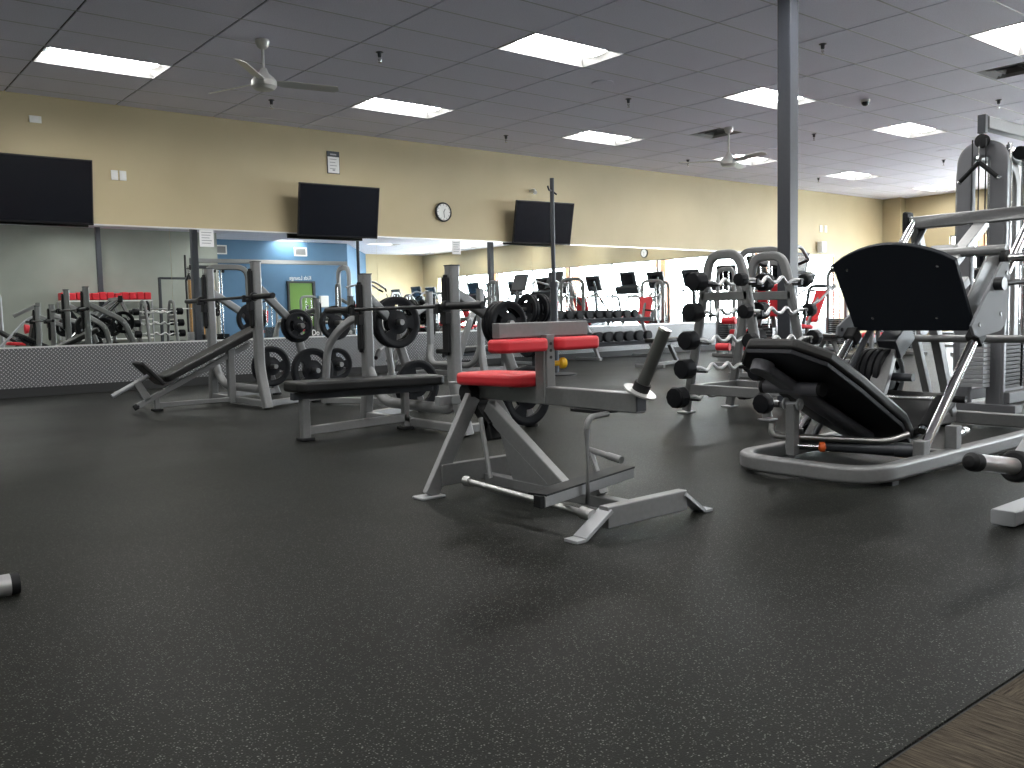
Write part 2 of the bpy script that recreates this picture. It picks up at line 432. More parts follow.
# recessed ceiling lights
def troffer():
    t = thing('ceiling_light', '', 'light')
    a, b, d = T-.03, T/2-.02, .09
    h = MB()
    for s in (-1, 1):
        h.add([(s*a/2, -b/2, 0), (s*a/2, b/2, 0), (s*(a/2-.07), b/2-.05, d), (s*(a/2-.07), -b/2+.05, d)], [(0, 1, 2, 3)])
        h.add([(-a/2, s*b/2, 0), (a/2, s*b/2, 0), (a/2-.07, s*(b/2-.05), d), (-a/2+.07, s*(b/2-.05), d)], [(0, 1, 2, 3)])
    h.bx(-a/2-.012, a/2+.012, -b/2-.01, -b/2, -.004, .006).bx(-a/2-.012, a/2+.012, b/2, b/2+.01, -.004, .006)
    h.bx(-a/2-.012, -a/2, -b/2, b/2, -.004, .006).bx(a/2, a/2+.012, -b/2, b/2, -.004, .006)
    h.build('housing', 'troffer', t, smooth=False)
    g = MB(); n = 8; vs = []; fs = []
    for k in range(n+1):
        u = -1+2*k/n; y = u*(b/2-.05); z = d-.008-.04*math.cos(u*math.pi/2)
        vs += [(-a/2+.07, y, z), (a/2-.07, y, z)]
    for k in range(n): fs.append((2*k, 2*k+1, 2*k+3, 2*k+2))
    g.add(vs, fs); g.build('diffuser', 'diffuser', t)
    return t
colname = {-3: 'over the left end of the room', 0: 'farthest left', 3: 'second from the left', 6: 'third from the left', 9: 'fourth from the left', 12: 'fifth from the left', 15: 'farthest right'}
rowname = {0: 'row nearest the mirror wall', 5: 'second row from the mirror wall', 10: 'third row from the mirror wall', 15: 'fourth row from the mirror wall', 20: 'fifth row from the mirror wall', 25: 'sixth row from the mirror wall', 30: 'last row by the far wall'}
LN = {-3: 'beyond the left edge', 0: 'leftmost', 3: 'second from left', 6: 'third from left', 9: 'fourth from left', 12: 'fifth from left', 15: 'rightmost'}
tr0 = None
for (i, k) in LIGHTS:
    loc = (GX0+(i+.5)*T, GY0-(k+.5)*T/2, HC)
    lab = 'lit recessed ceiling light, %s in the %s' % (LN[i], rowname[k])
    if tr0 is None:
        tr0 = troffer(); tr0.location = loc; tr0['label'] = lab; tr0['group'] = 'recessed ceiling lights'
    else: dup(tr0, loc, 0, lab)
# vents
for n, (i, k) in enumerate(VENTS):
    c = (GX0+(i+.5)*T, GY0-(k+.5)*T/2, HC)
    t = thing('ceiling_vent', ['square ceiling air vent near the farther white fan', 'square ceiling air vent above the tall cable machine at right'][n], 'vent', c, 0, 'ceiling vents')
    MB().bx(-.6, -.29, -.295, .295, 0, .01).build('blank_panel', 'tile', t, smooth=False)
    MB().bx(.29, .6, -.295, .295, 0, .01).build('blank_panel', 'tile', t, smooth=False)
    f = MB()
    f.bx(-.29, .29, -.29, .29, .06, .07)
    f.build('duct_back', 'tbar_dark', t, smooth=False)
    for q, r_ in enumerate((.28, .2, .12)):
        m = MB(); z0 = .002+.0*q
        o = r_; inn = r_-.035
        for s in (-1, 1):
            m.add([(s*o, -o, z0), (s*o, o, z0), (s*inn, inn, z0+.035), (s*inn, -inn, z0+.035)], [(0, 1, 2, 3)])
            m.add([(-o, s*o, z0), (o, s*o, z0), (inn, s*inn, z0+.035), (-inn, s*inn, z0+.035)], [(0, 1, 2, 3)])
        m.build('louvre', 'troffer' if q != 2 else 'grille', t, smooth=False)
# sprinklers
SP = [(4.856, 8.0, 'left of centre, second from left in the middle row'), (4.79, 10.47, 'just below the left white fan'), (8.6, 10.6, 'right of the clock, above the third television'), (8.47, 7.95, 'between the two middle ceiling lights'),
      (8.43, 5.19, 'right beside the top of the column'), (12.6, 7.9, 'right of the column, in the middle distance'), (12.69, 5.21, 'above the cable machine arm at right'), (16.98, 7.93, 'left of the cable machine top'),
      (12.75, 10.53, 'beside the left blade of the far fan'), (16.92, 10.5, 'far off, low beside the column')]
t = thing('sprinkler', 'small ceiling sprinkler head ' + SP[0][2], 'sprinkler', (SP[0][0], SP[0][1], HC), 0, 'ceiling sprinklers')
MB().lathe((0, 0, 0), (0, 0, -1), [(.035, 0), (.04, .005), (.022, .012), (.018, .05), (.01, .055)], 16).build('escutcheon', 'frame_dark', t)
m = MB(); m.cyl((0, 0, -.05), (0, 0, -.1), .009, .006, 10).lathe((0, 0, -.1), (0, 0, -1), [(.004, 0), (.02, .002), (.02, .006), (.004, .008)], 12)
m.tube([(-.012, 0, -.05), (-.02, 0, -.075), (0, 0, -.1)], .004, 6).tube([(.012, 0, -.05), (.02, 0, -.075), (0, 0, -.1)], .004, 6)
m.build('head', 'chrome', t)
for (x, y, l) in SP[1:]: dup(t, (x, y, HC), 0, 'small ceiling sprinkler head ' + l)
# dome camera and round speakers
m = MB((11.15, 6.24, HC)); m.lathe((11.15, 6.24, HC), (0, 0, -1), [(.06, 0), (.062, .02), (.055, .03)], 20)
d = m.build('dome_camera', 'white'); tag(d, 'small dark dome camera on the ceiling right of the column', 'camera')
MB((11.15, 6.24, HC)).lathe((11.15, 6.24, HC-.03), (0, 0, -1), [(.05, 0), (.047, .02), (.03, .042), (.006, .05)], 20).build('dome', 'tvframe', d, loc=(0, 0, 0))
for (x, y, l) in ((7.64, 7.58, 'round flush ceiling speaker right of the middle light'), (16.0, 7.46, 'round flush ceiling speaker far right before the cable machine')):
    s = MB((x, y, HC)); s.lathe((x, y, HC), (0, 0, -1), [(.13, 0), (.135, .006), (.12, .01), (.1, .006)], 28)
    tag(s.build('ceiling_speaker', 'tile'), l, 'speaker', 'ceiling speakers')
# fans
def fan(loc, rz, label, drop):
    t = thing('ceiling_fan', label, 'fan', loc, rz, 'ceiling fans')
    MB().lathe((0, 0, 0), (0, 0, -1), [(.065, 0), (.07, .02), (.05, .07), (.02, .09)], 20).build('canopy', 'fan', t)
    MB().cyl((0, 0, -.08), (0, 0, -drop+.06), .014).build('rod', 'fan', t)
    MB().lathe((0, 0, -drop+.13), (0, 0, -1), [(.03, 0), (.05, .05), (.1, .09), (.12, .12), (.12, .17), (.09, .2), (.03, .21)], 24).build('motor', 'fan', t)
    for k in range(3):
        a = k*2*math.pi/3; Mz = Matrix.Rotation(a, 3, 'Z'); tl = Matrix.Rotation(R(-16), 3, 'X')
        m = MB(); pts = [(.1, -.03), (.2, -.06), (.72, -.055), (.75, 0), (.72, .055), (.2, .06), (.1, .03)]
        m.prism([Mz @ (tl @ V((x, y, 0))) + V((0, 0, -drop)) for x, y in pts], Mz @ (tl @ V((0, 0, 1))), .006)
        m.build('blade', 'fan', t)
fan((3.73, 8.3, HC), R(-10), 'white three-blade ceiling fan at the upper left', .40)
fan((11.05, 8.35, HC), R(20), 'white three-blade ceiling fan in front of a far lit light, beside the column', .5)

# columns
COL = [(6.84, 4.6)]
def column(x, y, label, sz=.13):
    m = MB((x, y, 0)); m.beam((x, y, 0), (x, y, HC), sz, sz, up=(0, 1, 0), c=.012)
    o = m.build('column', 'column'); tag(o, label, 'column', 'steel roof columns')
    MB((x, y, 0)).bx(x-.12, x+.12, y-.12, y+.12, 0, .015).build('base_plate', 'column', o, loc=(0, 0, 0))
COLX, COLY = 6.79, 4.51
column(COLX, COLY, 'square charcoal steel column rising to the ceiling behind the curl bar rack')
column(14.7, 4.6, 'square charcoal column seen in the mirror before the bright windows')
column(6.9, -3.35, 'slim charcoal column seen in the mirror against the grey wall')

# ------------------------------------------------------------------ mirror wall
X0M, X1M = -3.9, 19.6
ZP, ZM0, ZM1 = .575, .595, 2.052
struct(MB().bx(XL, X1M+.3, D-.022, D, 0, .11).build('baseboard_back', 'blackbase', smooth=False))
struct(MB().bx(XL, X1M, D-.014, D-.002, .11, ZP).build('trim_3', 'diamond', smooth=False))
struct(MB().bx(XL, X1M, D-.018, D, ZP, ZM0).build('trim_4', 'trimwhite', smooth=False))
struct(MB().bx(XL, X1M, D-.014, D, ZM1, ZM1+.018).build('trim_5', 'trimwhite', smooth=False))
pw = 1.535; x = .8-3*pw; k = 0
seams = []
n = 0
xs = [3.893 + 3.069*j for j in range(-3, 6)]
xs = [q for q in xs if X0M < q < X1M]
xs = [X0M]+xs+[X1M]
for j in range(len(xs)-1):
    o = MB((xs[j], D, ZM0)).bx(xs[j]+.0015, xs[j+1]-.0015, D-.008, D-.002, ZM0, ZM1).build('wall_mirror', 'mirror', smooth=False)
    tag(o, 'frameless wall mirror panel above diamond plate, %s from the left' % ORD[j], 'mirror', 'wall mirror panels')
t = text('mirror_lettering', 'Do Not Lean On The Mirrors', .12, 'label', (5.84, D-.0095, .605), (R(90), 0, 0), .0008)
t.scale.x = .78
tag(t, 'white vinyl lettering reading Do Not Lean On The Mirrors, low on the mirror', 'lettering')
# papers on the mirror, sign, clock, switches
def paper(x0, x1, z0, z1, label, y=D-.008):
    c = ((x0+x1)/2, y, z0); t = thing('paper_notice', label, 'notice', c, 0, 'notices on the mirror')
    MB().bx(-(x1-x0)/2, (x1-x0)/2, -.0025, -.0003, 0, z1-z0).build('sheet', 'paper', t, smooth=False)
    l = MB(); hh = z1-z0; ww = x1-x0
    for q in range(5):
        zz = hh*(.86-.16*q); l.bx(-ww*.36, ww*(.36-.08*(q % 3)), -.0032, -.0026, zz-.006, zz+.004)
    l.build('printed_lines', 'greyink', t, smooth=False)
paper(4.28, 4.47, 1.83, 2.05, 'white paper notice taped at the mirror top, left of the blue reflection')
paper(8.36, 8.53, 1.83, 2.05, 'white paper notice at the mirror top below the clock')
t = thing('wall_sign', 'small framed notice with black heading above the middle television', 'sign', (6.29, D, 3.1), 0)
MB().bx(-.1, .1, -.012, 0, -.16, .16).build('board', 'frame_dark', t, bevel=.002)
MB().bx(-.09, .09, -.015, -.0125, -.15, .08).build('sheet', 'paper', t, smooth=False)
l = MB()
for q in range(4): l.bx(-.06, .05-.02*(q % 2), -.0165, -.0155, .04-.045*q, .05-.045*q)
l.bx(-.02, .02, -.0165, -.0155, -.12, -.1)
l.build('printed_lines', 'greyink', t, smooth=False)
l = MB()
l.bx(-.05, .05, -.0135, -.0125, .105, .125)
l.build('heading', 'greyink', t, smooth=False)
t = thing('wall_clock', 'round white-faced wall clock with dark rim right of middle television', 'clock', (8.2, D, 2.49), 0)
def clock_parts(t):
    MB().lathe((0, 0, 0), (0, -1, 0), [(.15, 0), (.155, .03), (.145, .045), (.13, .04), (.13, .03)], 32).build('rim', 'tvframe', t)
    MB().lathe((0, 0, 0), (0, -1, 0), [(.131, .02), (.131, .031)], 32).build('face', 'white', t)
    h = MB(); h.beam((0, -.034, 0), (.03, -.034, .05), .01, .003, (0, 1, 0)).beam((0, -.036, 0), (.01, -.036, -.09), .008, .003, (0, 1, 0))
    for q in range(12):
        a = q*math.pi/6; h.beam((.105*math.cos(a), -.033, .105*math.sin(a)), (.122*math.cos(a), -.033, .122*math.sin(a)), .008, .003, (0, 1, 0))
    h.build('hands', 'ink', t)
clock_parts(t)
t = thing('wall_clock', 'round white clock high on the window wall, seen in the mirror', 'clock', (XR, 3.3, 2.76), R(-90))
clock_parts(t)
def outlet(name, x, z, w, h, label, cat, grp=None):
    t = thing(name, label, cat, (x, D, z), 0, grp)
    MB().bx(-w/2, w/2, -.012, 0, -h/2, h/2).build('cover', 'white', t, bevel=.003)
    MB().bx(-w*.2, w*.2, -.016, -.0125, -h*.3, h*.3).build('insert', 'paper', t, bevel=.001)
outlet('wall_outlet', 3.26, 2.68, .08, .12, 'white blank outlet cover, left one of the pair right of the left television', 'outlet', 'outlet covers')
outlet('wall_outlet', 3.36, 2.68, .08, .12, 'white blank outlet cover, right one of the pair right of the left television', 'outlet', 'outlet covers')
outlet('wall_sensor', 2.41, 3.26, .13, .08, 'small white box high on the wall above the left television', 'sensor')
outlet('light_switch', 19.05, 2.69, .1, .16, 'pale switch cover on the far tan wall, left of a pair beyond the column', 'switch', 'switch covers')
outlet('light_switch', 19.25, 2.69, .1, .16, 'pale switch cover on the far tan wall, right of a pair beyond the column', 'switch', 'switch covers')
m = MB((19.0, D, 2.25)); m.bx(18.88, 19.08, D-.15, D, 2.12, 2.38); tag(m.build('wall_speaker', 'white', bevel=.03), 'small white speaker on the far tan wall above the mirror end', 'speaker')
m = MB((6.47, D-.02, .12)); 

# televisions
def tv(cx, zc, w, h, tilt, yaw, label, off=.26):
    t = thing('television', label, 'television', (cx, D, zc), 0, 'wall televisions')
    Mr = Matrix.Rotation(R(yaw), 3, 'Z') @ Matrix.Rotation(R(tilt), 3, 'X')
    c = V((0, -off, 0))
    MB().box(c, (w, .045, h), Mr).build('casing', 'tvframe', t, bevel=.006)
    MB().box(c + Mr @ V((0, -.0235, .004)), (w-.03, .003, h-.045), Mr).build('screen', 'tv', t, smooth=False)
    b = MB(); b.bx(-.2, .2, -.025, -.004, -.15, .15); b.beam((0, -.03, .02), c + Mr @ V((0, .03, .02)), .05, .07); b.box(c + Mr @ V((0, .035, 0)), (.4, .03, .3), Mr)
    b.build('bracket', 'blackmetal', t)
tv(2.27, 2.42, 1.36, .77, 8, 0, 'large black television at the left edge above the mirror', .18)
tv(6.22, 2.37, 1.24, .74, 10, -3, 'middle black television on a bracket above the mirror')
tv(10.11, 2.385, 1.20, .72, 12, -6, 'tilted black television behind the tall black pole', .26)
# small camera above the third television
m = MB((10.05, D, 2.95)); m.cyl((10.05, D, 2.95), (10.05, D-.1, 2.95), .03, .03, 14); m.cyl((10.05, D-.1, 2.95), (10.02, D-.16, 2.9), .03, .035, 14)
tag(m.build('security_camera', 'white'), 'small white wall camera above the tilted television', 'camera')

# ------------------------------------------------------------------ weights
def plate_mesh(R0, th, m='iron'):
    n = 48; rings = [.0265, .042, .05, R0*.42, R0*.46, R0*.70, R0*.76, R0*.86, R0*.95, R0]
    hz = [th*.5, th*.5, th*.42, th*.3, th*.3, th*.3, th*.3, th*.5, th*.5, th*.36]
    bm = bmesh.new(); top = []; bot = []
    for r, h in zip(rings, hz):
        top.append([bm.verts.new((r*math.cos(2*math.pi*k/n), -h, r*math.sin(2*math.pi*k/n))) for k in range(n)])
        bot.append([bm.verts.new((r*math.cos(2*math.pi*k/n), h, r*math.sin(2*math.pi*k/n))) for k in range(n)])
    for i in range(len(rings)-1):
        for k in range(n):
            if R0 > .13 and i == 4 and (k % 16) in range(3, 13): continue
            k2 = (k+1) % n
            bm.faces.new((top[i][k], top[i+1][k], top[i+1][k2], top[i][k2])); bm.faces.new((bot[i][k], bot[i][k2], bot[i+1][k2], bot[i+1][k]))
    bm.verts.index_update()
    nb = len(top)*0
    tm = {}
    for i in range(len(rings)):
        for k in range(n): tm[top[i][k]] = bot[i][k]
    for e in [e for e in bm.edges if len(e.link_faces) == 1 and e.verts[0] in tm and e.verts[1] in tm]:
        a, b = e.verts; bm.faces.new((a, b, tm[b], tm[a]))
    bmesh.ops.recalc_face_normals(bm, faces=bm.faces)
    for f in bm.faces: f.smooth = True
    for e in bm.edges:
        if len(e.link_faces) == 2 and e.calc_face_angle(0) > R(35): e.smooth = False
    me = bpy.data.meshes.new('weight_plate'); bm.to_mesh(me); bm.free(); me.materials.append(MT[m]); return me
PL = {'big': plate_mesh(.225, .045), 'mid': plate_mesh(.168, .038), 'small': plate_mesh(.14, .032)}
PR = {'big': .045, 'mid': .038, 'small': .032}
def plate(kind, p, rz, label, group, tilt=0.):
    o = bpy.data.objects.new('weight_plate', PL[kind]); C.objects.link(o); o.location = p
    o.rotation_euler = (0, tilt, rz); tag(o, label, 'weight plate', group); return o

def bar_thing(p0, p1, label, zrot=None):
    """olympic bar between p0 and p1"""
    a, b = V(p0), V(p1); d = (b-a).normalized(); c = (a+b)/2
    t = thing('olympic_barbell', label, 'barbell', c, 0, 'empty barbells on benches')
    L = (b-a).length; q = d*(L/2); s = d*(L/2-.43)
    MB().cyl(-s, s, .0145, n=14).build('shaft', 'blackmetal', t)
    for sg in (-1, 1):
        m = MB(); m.cyl(s*sg, q*sg, .0255, n=18); m.cyl(s*sg, s*sg+d*.03*sg, .04, n=18); m.cyl(q*sg-d*.012*sg, q*sg+d*.004*sg, .021, n=18)
        m.build('sleeve', 'blackmetal', t)
    return t

# ------------------------------------------------------------------ calf raise machine (foreground centre)
def rear_pt(x, y, z): return (x, y, z)
o = (2.6, 2.95, 0)
calf = thing('calf_raise_machine', 'silver seated calf raise machine with red seat and thigh pads, foreground centre', 'exercise machine', o)
def B(): return MB(o)
# main lever beam, rear cradle
b = B(); b.beam((2.6, 3.50, .485), (2.6, 2.395, .485), .055, .08); b.build('lever_beam', 'frame', calf, bevel=.002)
B().bx(2.574, 2.626, 2.389, 2.394, .453, .527).build('beam_cap', 'frame_dark', calf)
# seat
s = B(); s.slab((2.6, 3.52, .572), (2.6, 3.0, .582), .25, .06, corner=.07)
s.build('seat', 'red', calf, bevel=.02, seg=4)
B().bx(2.5, 2.7, 3.1, 3.58, .515, .523).build('seat_plate', 'frame', calf)
# post and thigh pad bar
b = B(); b.beam((2.6, 2.965, .45), (2.6, 2.965, .70), .07, .062, up=(0, 1, 0)); b.build('post', 'frame', calf, bevel=.002)
b = B(); b.beam((2.6, 2.945, .50), (2.6, 2.945, .755), .05, .04, up=(0, 1, 0)); po = b.build('sliding_post', 'frame', calf, bevel=.002)
h = B()
for z in (.655, .685, .715): h.cyl((2.6, 2.9255, z), (2.6, 2.923, z), .007)
h.build('adjustment_holes', 'ink', po)
b = B(); b.beam((2.34, 2.985, .778), (2.86, 2.985, .778), .05, .066); b.build('pad_bar', 'frame', calf, bevel=.002)
for (xa, xb) in ((2.30, 2.560), (2.618, 2.872)):
    s = B(); s.slab((xa, 2.945, .742), (xb, 2.945, .742), .13, .058, corner=.03); s.build('thigh_pad', 'red', calf, bevel=.016, seg=4)
k = B(); k.cyl((2.63, 2.95, .625), (2.66, 2.94, .625), .012); k.lathe((2.66, 2.935, .625), (1, -.35, 0), [(.012, 0), (.024, .006), (.026, .02), (.02, .03), (.006, .032)], 18)
k.build('selector_knob', 'yellow', calf)
# weight peg
d = V((.10, -.40, .89)).normalized(); p0 = V((2.6, 2.40, .528))
B().lathe(p0, d, [(.066, -.002), (.068, .0), (.068, .006), (.03, .008)], 30).build('flange', 'plate', calf)
b = B(); b.cyl(p0, p0+d*.268, .0255, n=24); pg = b.build('weight_peg', 'pegmetal', calf)
B().cyl(p0+d*.008, p0+d*.04, .034, n=24).build('rubber_collar', 'black', pg)
B().cyl(p0+d*.268, p0+d*.276, .0265, n=24).build('end_cap', 'chrome', pg)
# rear A-frame
for sx in (-1, 1):
    b = B(); b.beam((2.6+sx*.055, 3.44, .455), (2.6+sx*.325, 3.43, .01), .075, .035, up=(0, 1, 0)); b.build('rear_leg', 'frame', calf, bevel=.003)
    b = B(); b.bx(2.6+sx*.33-.065, 2.6+sx*.33+.065, 3.385, 3.475, 0, .012); b.build('foot_plate', 'frame_light', calf, bevel=.003)
b = B(); b.beam((2.42, 3.56, .435), (2.56, 3.56, .435), .04, .045); b.beam((2.5, 3.56, .435), (2.6, 3.45, .44), .04, .045); b.build('pivot_bracket', 'frame_light', calf, bevel=.002)
b = B(); b.cyl((2.52, 3.47, .47), (2.66, 3.47, .47), .05); b.cyl((2.55, 3.46, .42), (2.65, 3.46, .42), .038); b.beam((2.6, 3.5, .45), (2.6, 3.34, .31), .09, .05); b.beam((2.6, 3.36, .34), (2.6, 3.33, .25), .09, .045, up=(0, 1, 0)); b.build('pivot_cover', 'black', calf, bevel=.006)
# spine: diagonal brace down to base and the floor rail
b = B(); b.beam((2.6, 3.38, .40), (2.6, 2.86, .075), .05, .085); b.build('diagonal_brace', 'frame', calf, bevel=.002)
b = B(); b.prism([(2.574, 3.27, .29), (2.574, 3.17, .05), (2.574, 2.87, .05)], (1, 0, 0), .052); b.build('gusset', 'frame', calf)
b = B(); b.beam((2.6, 3.40, .055), (2.6, 2.39, .055), .055, .05); b.build('floor_rail', 'frame', calf, bevel=.002)
b = B(); b.beam((2.33, 3.42, .1), (2.87, 3.42, .1), .04, .1); b.build('rear_cross_beam', 'frame', calf, bevel=.002)
# front cross foot
b = B(); b.beam((2.36, 2.37, .068), (2.82, 2.37, .068), .05, .085); b.build('front_cross_beam', 'frame', calf, bevel=.002)
for sx, xa, xb in ((-1, 2.375, 2.235), (1, 2.805, 2.925)):
    b = B(); b.beam((xa, 2.37, .095), (xb, 2.37, .008), .07, .016, up=(0, 0, 1)); b.bx(min(xb, xb+sx*.05), max(xb, xb+sx*.05), 2.335, 2.405, 0, .012); b.build('front_foot', 'frame_light', calf, bevel=.002)
# foot platform
b = B(); b.beam((2.17, 2.52, .135), (2.85, 2.70, .135), .05, .045); fp = b.build('foot_platform', 'frame', calf, bevel=.002)
b = B(); b.beam((2.17, 2.535, .16), (2.85, 2.715, .16), .085, .008); b.build('tread_strip', 'black', fp)
b = B(); b.beam((2.166, 2.5, .135), (2.17, 2.545, .135), .02, .046); b.build('platform_cap', 'black', fp)
b = B(); b.beam((2.6, 2.62, .12), (2.6, 2.72, .06), .05, .06); b.build('platform_stem', 'frame', calf)
# release lever linkage
b = B(); b.tube([(2.33, 3.2, .10), (2.33, 2.42, .075)], .014); b.cyl((2.33, 3.22, .1), (2.33, 3.18, .1), .024); b.cyl((2.33, 2.46, .078), (2.33, 2.40, .073), .024); b.build('pivot_shaft', 'steel', calf)
b = B(); b.tube([(2.47, 3.28, .37), (2.45, 3.19, .1)], .011); b.build('support_rod', 'frame', calf)
b = B(); b.tube([(2.58, 2.56, .432), (2.45, 2.548, .428), (2.45, 2.548, .08)], .0125, fl=.045); b.build('safety_hook', 'frame', calf)
b = B(); b.bx(2.54, 2.64, 2.56, 2.74, .433, .445); b.build('catch_plate', 'black', calf)
b = B(); b.tube([(2.7, 2.80, .245), (2.7, 2.60, .22)], .0135); b.cyl((2.7, 2.68, .23), (2.7, 2.60, .22), .0165); b.tube([(2.7, 2.79, .245), (2.68, 2.72, .15)], .011); b.build('release_handle', 'frame', calf)

# ------------------------------------------------------------------ leg press
o = (4.9, 2.55, 0)
lp = thing('leg_press_machine', 'silver angled leg press with black backrest and large black foot board, right foreground', 'exercise machine', o)
YR, YL, XF = 2.10, 2.86, 3.80
f = [(6.35, YR, .06), (XF, YR, .06), (XF, YL, .06), (6.35, YL, .06)]
b = B(); b.sweep(fillet(f, .22, 8), rrect(.07, .085, .02)); b.build('base_frame', 'frame', lp)
b = B(); b.beam((6.33, YR-.04, .06), (6.33, YL+.04, .06), .07, .085); b.build('rear_cross_beam', 'frame', lp, bevel=.003)
b = B(); b.beam((4.62, YR, .06), (4.62, YL, .06), .06, .06); b.build('middle_cross_beam', 'frame', lp, bevel=.003)
for (x, y) in ((4.0, 2.10), (4.0, 2.86), (6.2, 2.10), (6.2, 2.86)):
    B().bx(x-.03, x+.03, y-.03, y+.03, 0, .02).build('foot', 'black', lp)
b = B(); b.bx(4.62, 4.68, YR-.03, YR+.03, .1, .22); b.build('stop_post', 'frame', lp, bevel=.004)
b = B(); b.tube([(4.68, YR, .17), (4.84, YR+.03, .17)], .017); b.cyl((4.8, YR+.025, .17), (4.86, YR+.035, .17), .024); b.build('stop_pin', 'chrome', lp)
# rails
RY = (2.125, 2.84)
for y in RY:
    b = B(); b.tube([(4.38, y, .12), (5.70, y, 1.395)], .026, 18); b.build('guide_rail', 'chrome', lp)
    b = B(); b.tube([(4.46, y+(.045 if y < 2.5 else -.045), .11), (5.78, y+(.045 if y < 2.5 else -.045), 1.385)], .018, 14); b.build('guide_rod', 'frame_dark', lp)
    b = B(); b.beam((4.36, y, .06), (4.36, y, .17), .07, .06, up=(0, 1, 0)); b.build('rail_socket', 'frame', lp, bevel=.003)
    b = B(); b.beam((6.25, y, .08), (5.70, y, 1.36), .06, .07); b.build('rear_upright', 'frame', lp, bevel=.004)
    b = B(); b.beam((5.75, y, 1.22), (5.98, y, .80), .05, .05); b.build('brace', 'frame', lp, bevel=.004)
b = B(); b.beam((5.70, 2.02, 1.375), (5.70, 2.865, 1.375), .07, .08); b.build('top_beam', 'frame', lp, bevel=.006)
b = B(); b.bx(5.64, 5.74, 2.865, 2.90, 1.30, 1.45); b.build('rail_stop', 'black', lp, bevel=.015)
# sled carriage: side plates, cross tubes
dr = V((1.32, 0, 1.275)).normalized(); up = V((-dr.z, 0, dr.x))
def rp(t, h, y): q = V((4.38, 0, .12)) + dr*t + up*h; return (q.x, y, q.z)
SPL = [(5.196, 1.072), (5.119, 1.07), (4.759, .733), (4.79, .685), (4.85, .668), (5.112, .697), (5.17, .73), (5.21, .80), (5.226, 1.001)]
for y in (2.065, 2.88):
    b = B(); b.prism([(x, y, z) for x, z in (SPL if y < 2.5 else [(5.0, .80), (4.86, .73), (4.85, .68), (4.9, .668), (5.1, .70), (5.13, .78)])], (0, 1, 0), .014)
    sp = b.build('side_plate', 'sideplate', lp, bevel=.003)
    for x_, z_ in (((4.853, .736), (5.108, .789), (5.174, 1.012)) if y < 2.5 else ((4.90, .71), (5.07, .74))):
        b = B(); b.cyl((x_, y-.004, z_), (x_, y+.018, z_), .012, n=12); b.build('bolt', 'blackmetal', sp)
b = B(); b.prism([(x, 2.165, z) for x, z in ((5.172, 1.105), (5.406, 1.115), (5.369, 1.058), (5.001, .744), (4.93, .87))], (0, 1, 0), .012); b.build('inner_plate', 'frame', lp, bevel=.003)
b = B(); b.beam((5.70, 2.42, 1.335), (5.0, 2.42, .90), .075, .05); b.build('centre_rail', 'frame', lp, bevel=.003)
b = B(); b.tube([rp(1.05, -.04, 2.12), rp(1.05, -.04, 2.9)], .022); b.tube([rp(1.42, .06, 2.14), rp(1.42, .06, 2.9)], .03); b.build('sled_tubes', 'frame', lp)
b = B(); b.beam(rp(.95, .02, 2.52), rp(1.5, .03, 2.52), .16, .06); b.build('sled_spine', 'frame', lp, bevel=.004)
for sy in (-1, 1):
    y = 2.52 + sy*.36; q = V(rp(1.38, .03, y)); e = q + V((0, sy*.34, 0))
    b = B(); b.cyl(q, e, .0245, n=20); b.build('weight_horn', 'chrome', lp)
    B().cyl(q, q+V((0, sy*.03, 0)), .045, n=20).build('horn_collar', 'black', lp)
# foot board (arched top)
fb = []
A_ = V((4.965, 2.14, .70)); Bq = V((4.965, 2.83, .70)); Tr = V((4.745, 2.15, 1.075)); Tl = V((4.705, 2.83, 1.085))
fb = [A_, Tr]
for k in range(1, 12):
    u = k/12; q = Tr.lerp(Tl, u); s_ = math.sin(math.pi*u)**.8; q = q + V((-.05*s_, 0, .10*s_)); fb.append(q)
fb += [Tl, Bq]
nrm = (Tr-A_).cross(Bq-A_).normalized()
if nrm.x < 0: nrm = -nrm
b = B(); b.prism(fb, nrm, .03); fbo = b.build('foot_board', 'board', lp, bevel=.004)
b = B()
for (u, v_) in ((.12, .93), (.86, .93), (.2, .2), (.74, .2)):
    q = A_.lerp(Bq, 1-u).lerp(Tr.lerp(Tl, 1-u), v_); b.cyl(q-nrm*.004, q+nrm*.002, .008, n=10)
b.build('screws', 'chrome', fbo)
b = B(); b.beam((4.95, 2.52, .85), (5.2, 2.52, .98), .5, .05); b.build('board_bracket', 'frame', lp, bevel=.004)
for y in RY:
    b = B(); b.box(rp(.79, .0, y), (.08, .07, .08), Matrix.Rotation(R(-44), 3, 'Y')); b.build('linear_bearing', 'black', lp, bevel=.008)
# backrest
a0, a1 = V((4.66, 2.52, .125)), V((3.64, 2.52, .655)); dd = (a1-a0).normalized(); nn = V((dd.z, 0, -dd.x));
if nn.z < 0: nn = -nn
def bk(t, y, h): q = a0 + dd*t + nn*h; return V((q.x, 2.52+y, q.z))
Lb = (a1-a0).length
outl = [(0, -.20), (.25, -.27), (.72, -.27), (Lb-.14, -.25), (Lb, -.13), (Lb, .13), (Lb-.14, .25), (.72, .27), (.25, .27), (0, .20)]
b = B(); b.prism([bk(t, y, 0) for t, y in outl], nn, .06); b.build('backrest', 'vinyl', lp, bevel=.018, seg=4)
b = B(); b.prism([bk(t, y*.96, -.025) for t, y in outl], nn, .024); b.build('backrest_shell', 'shell', lp, bevel=.004)
b = B(); b.sweep([bk(Lb-.10, .08, -.06), bk(.15, -.02, -.06)], rrect(.11, .055, .025)); b.cyl(bk(Lb-.10, .08, -.088), bk(Lb-.10, .08, -.03), .055); b.build('back_spine', 'spine', lp, bevel=.004)
b = B(); b.tube([bk(Lb-.33, -.11, -.065), bk(Lb-.33, .20, -.065)], .034, 16); b.build('back_cross_tube', 'spine', lp)
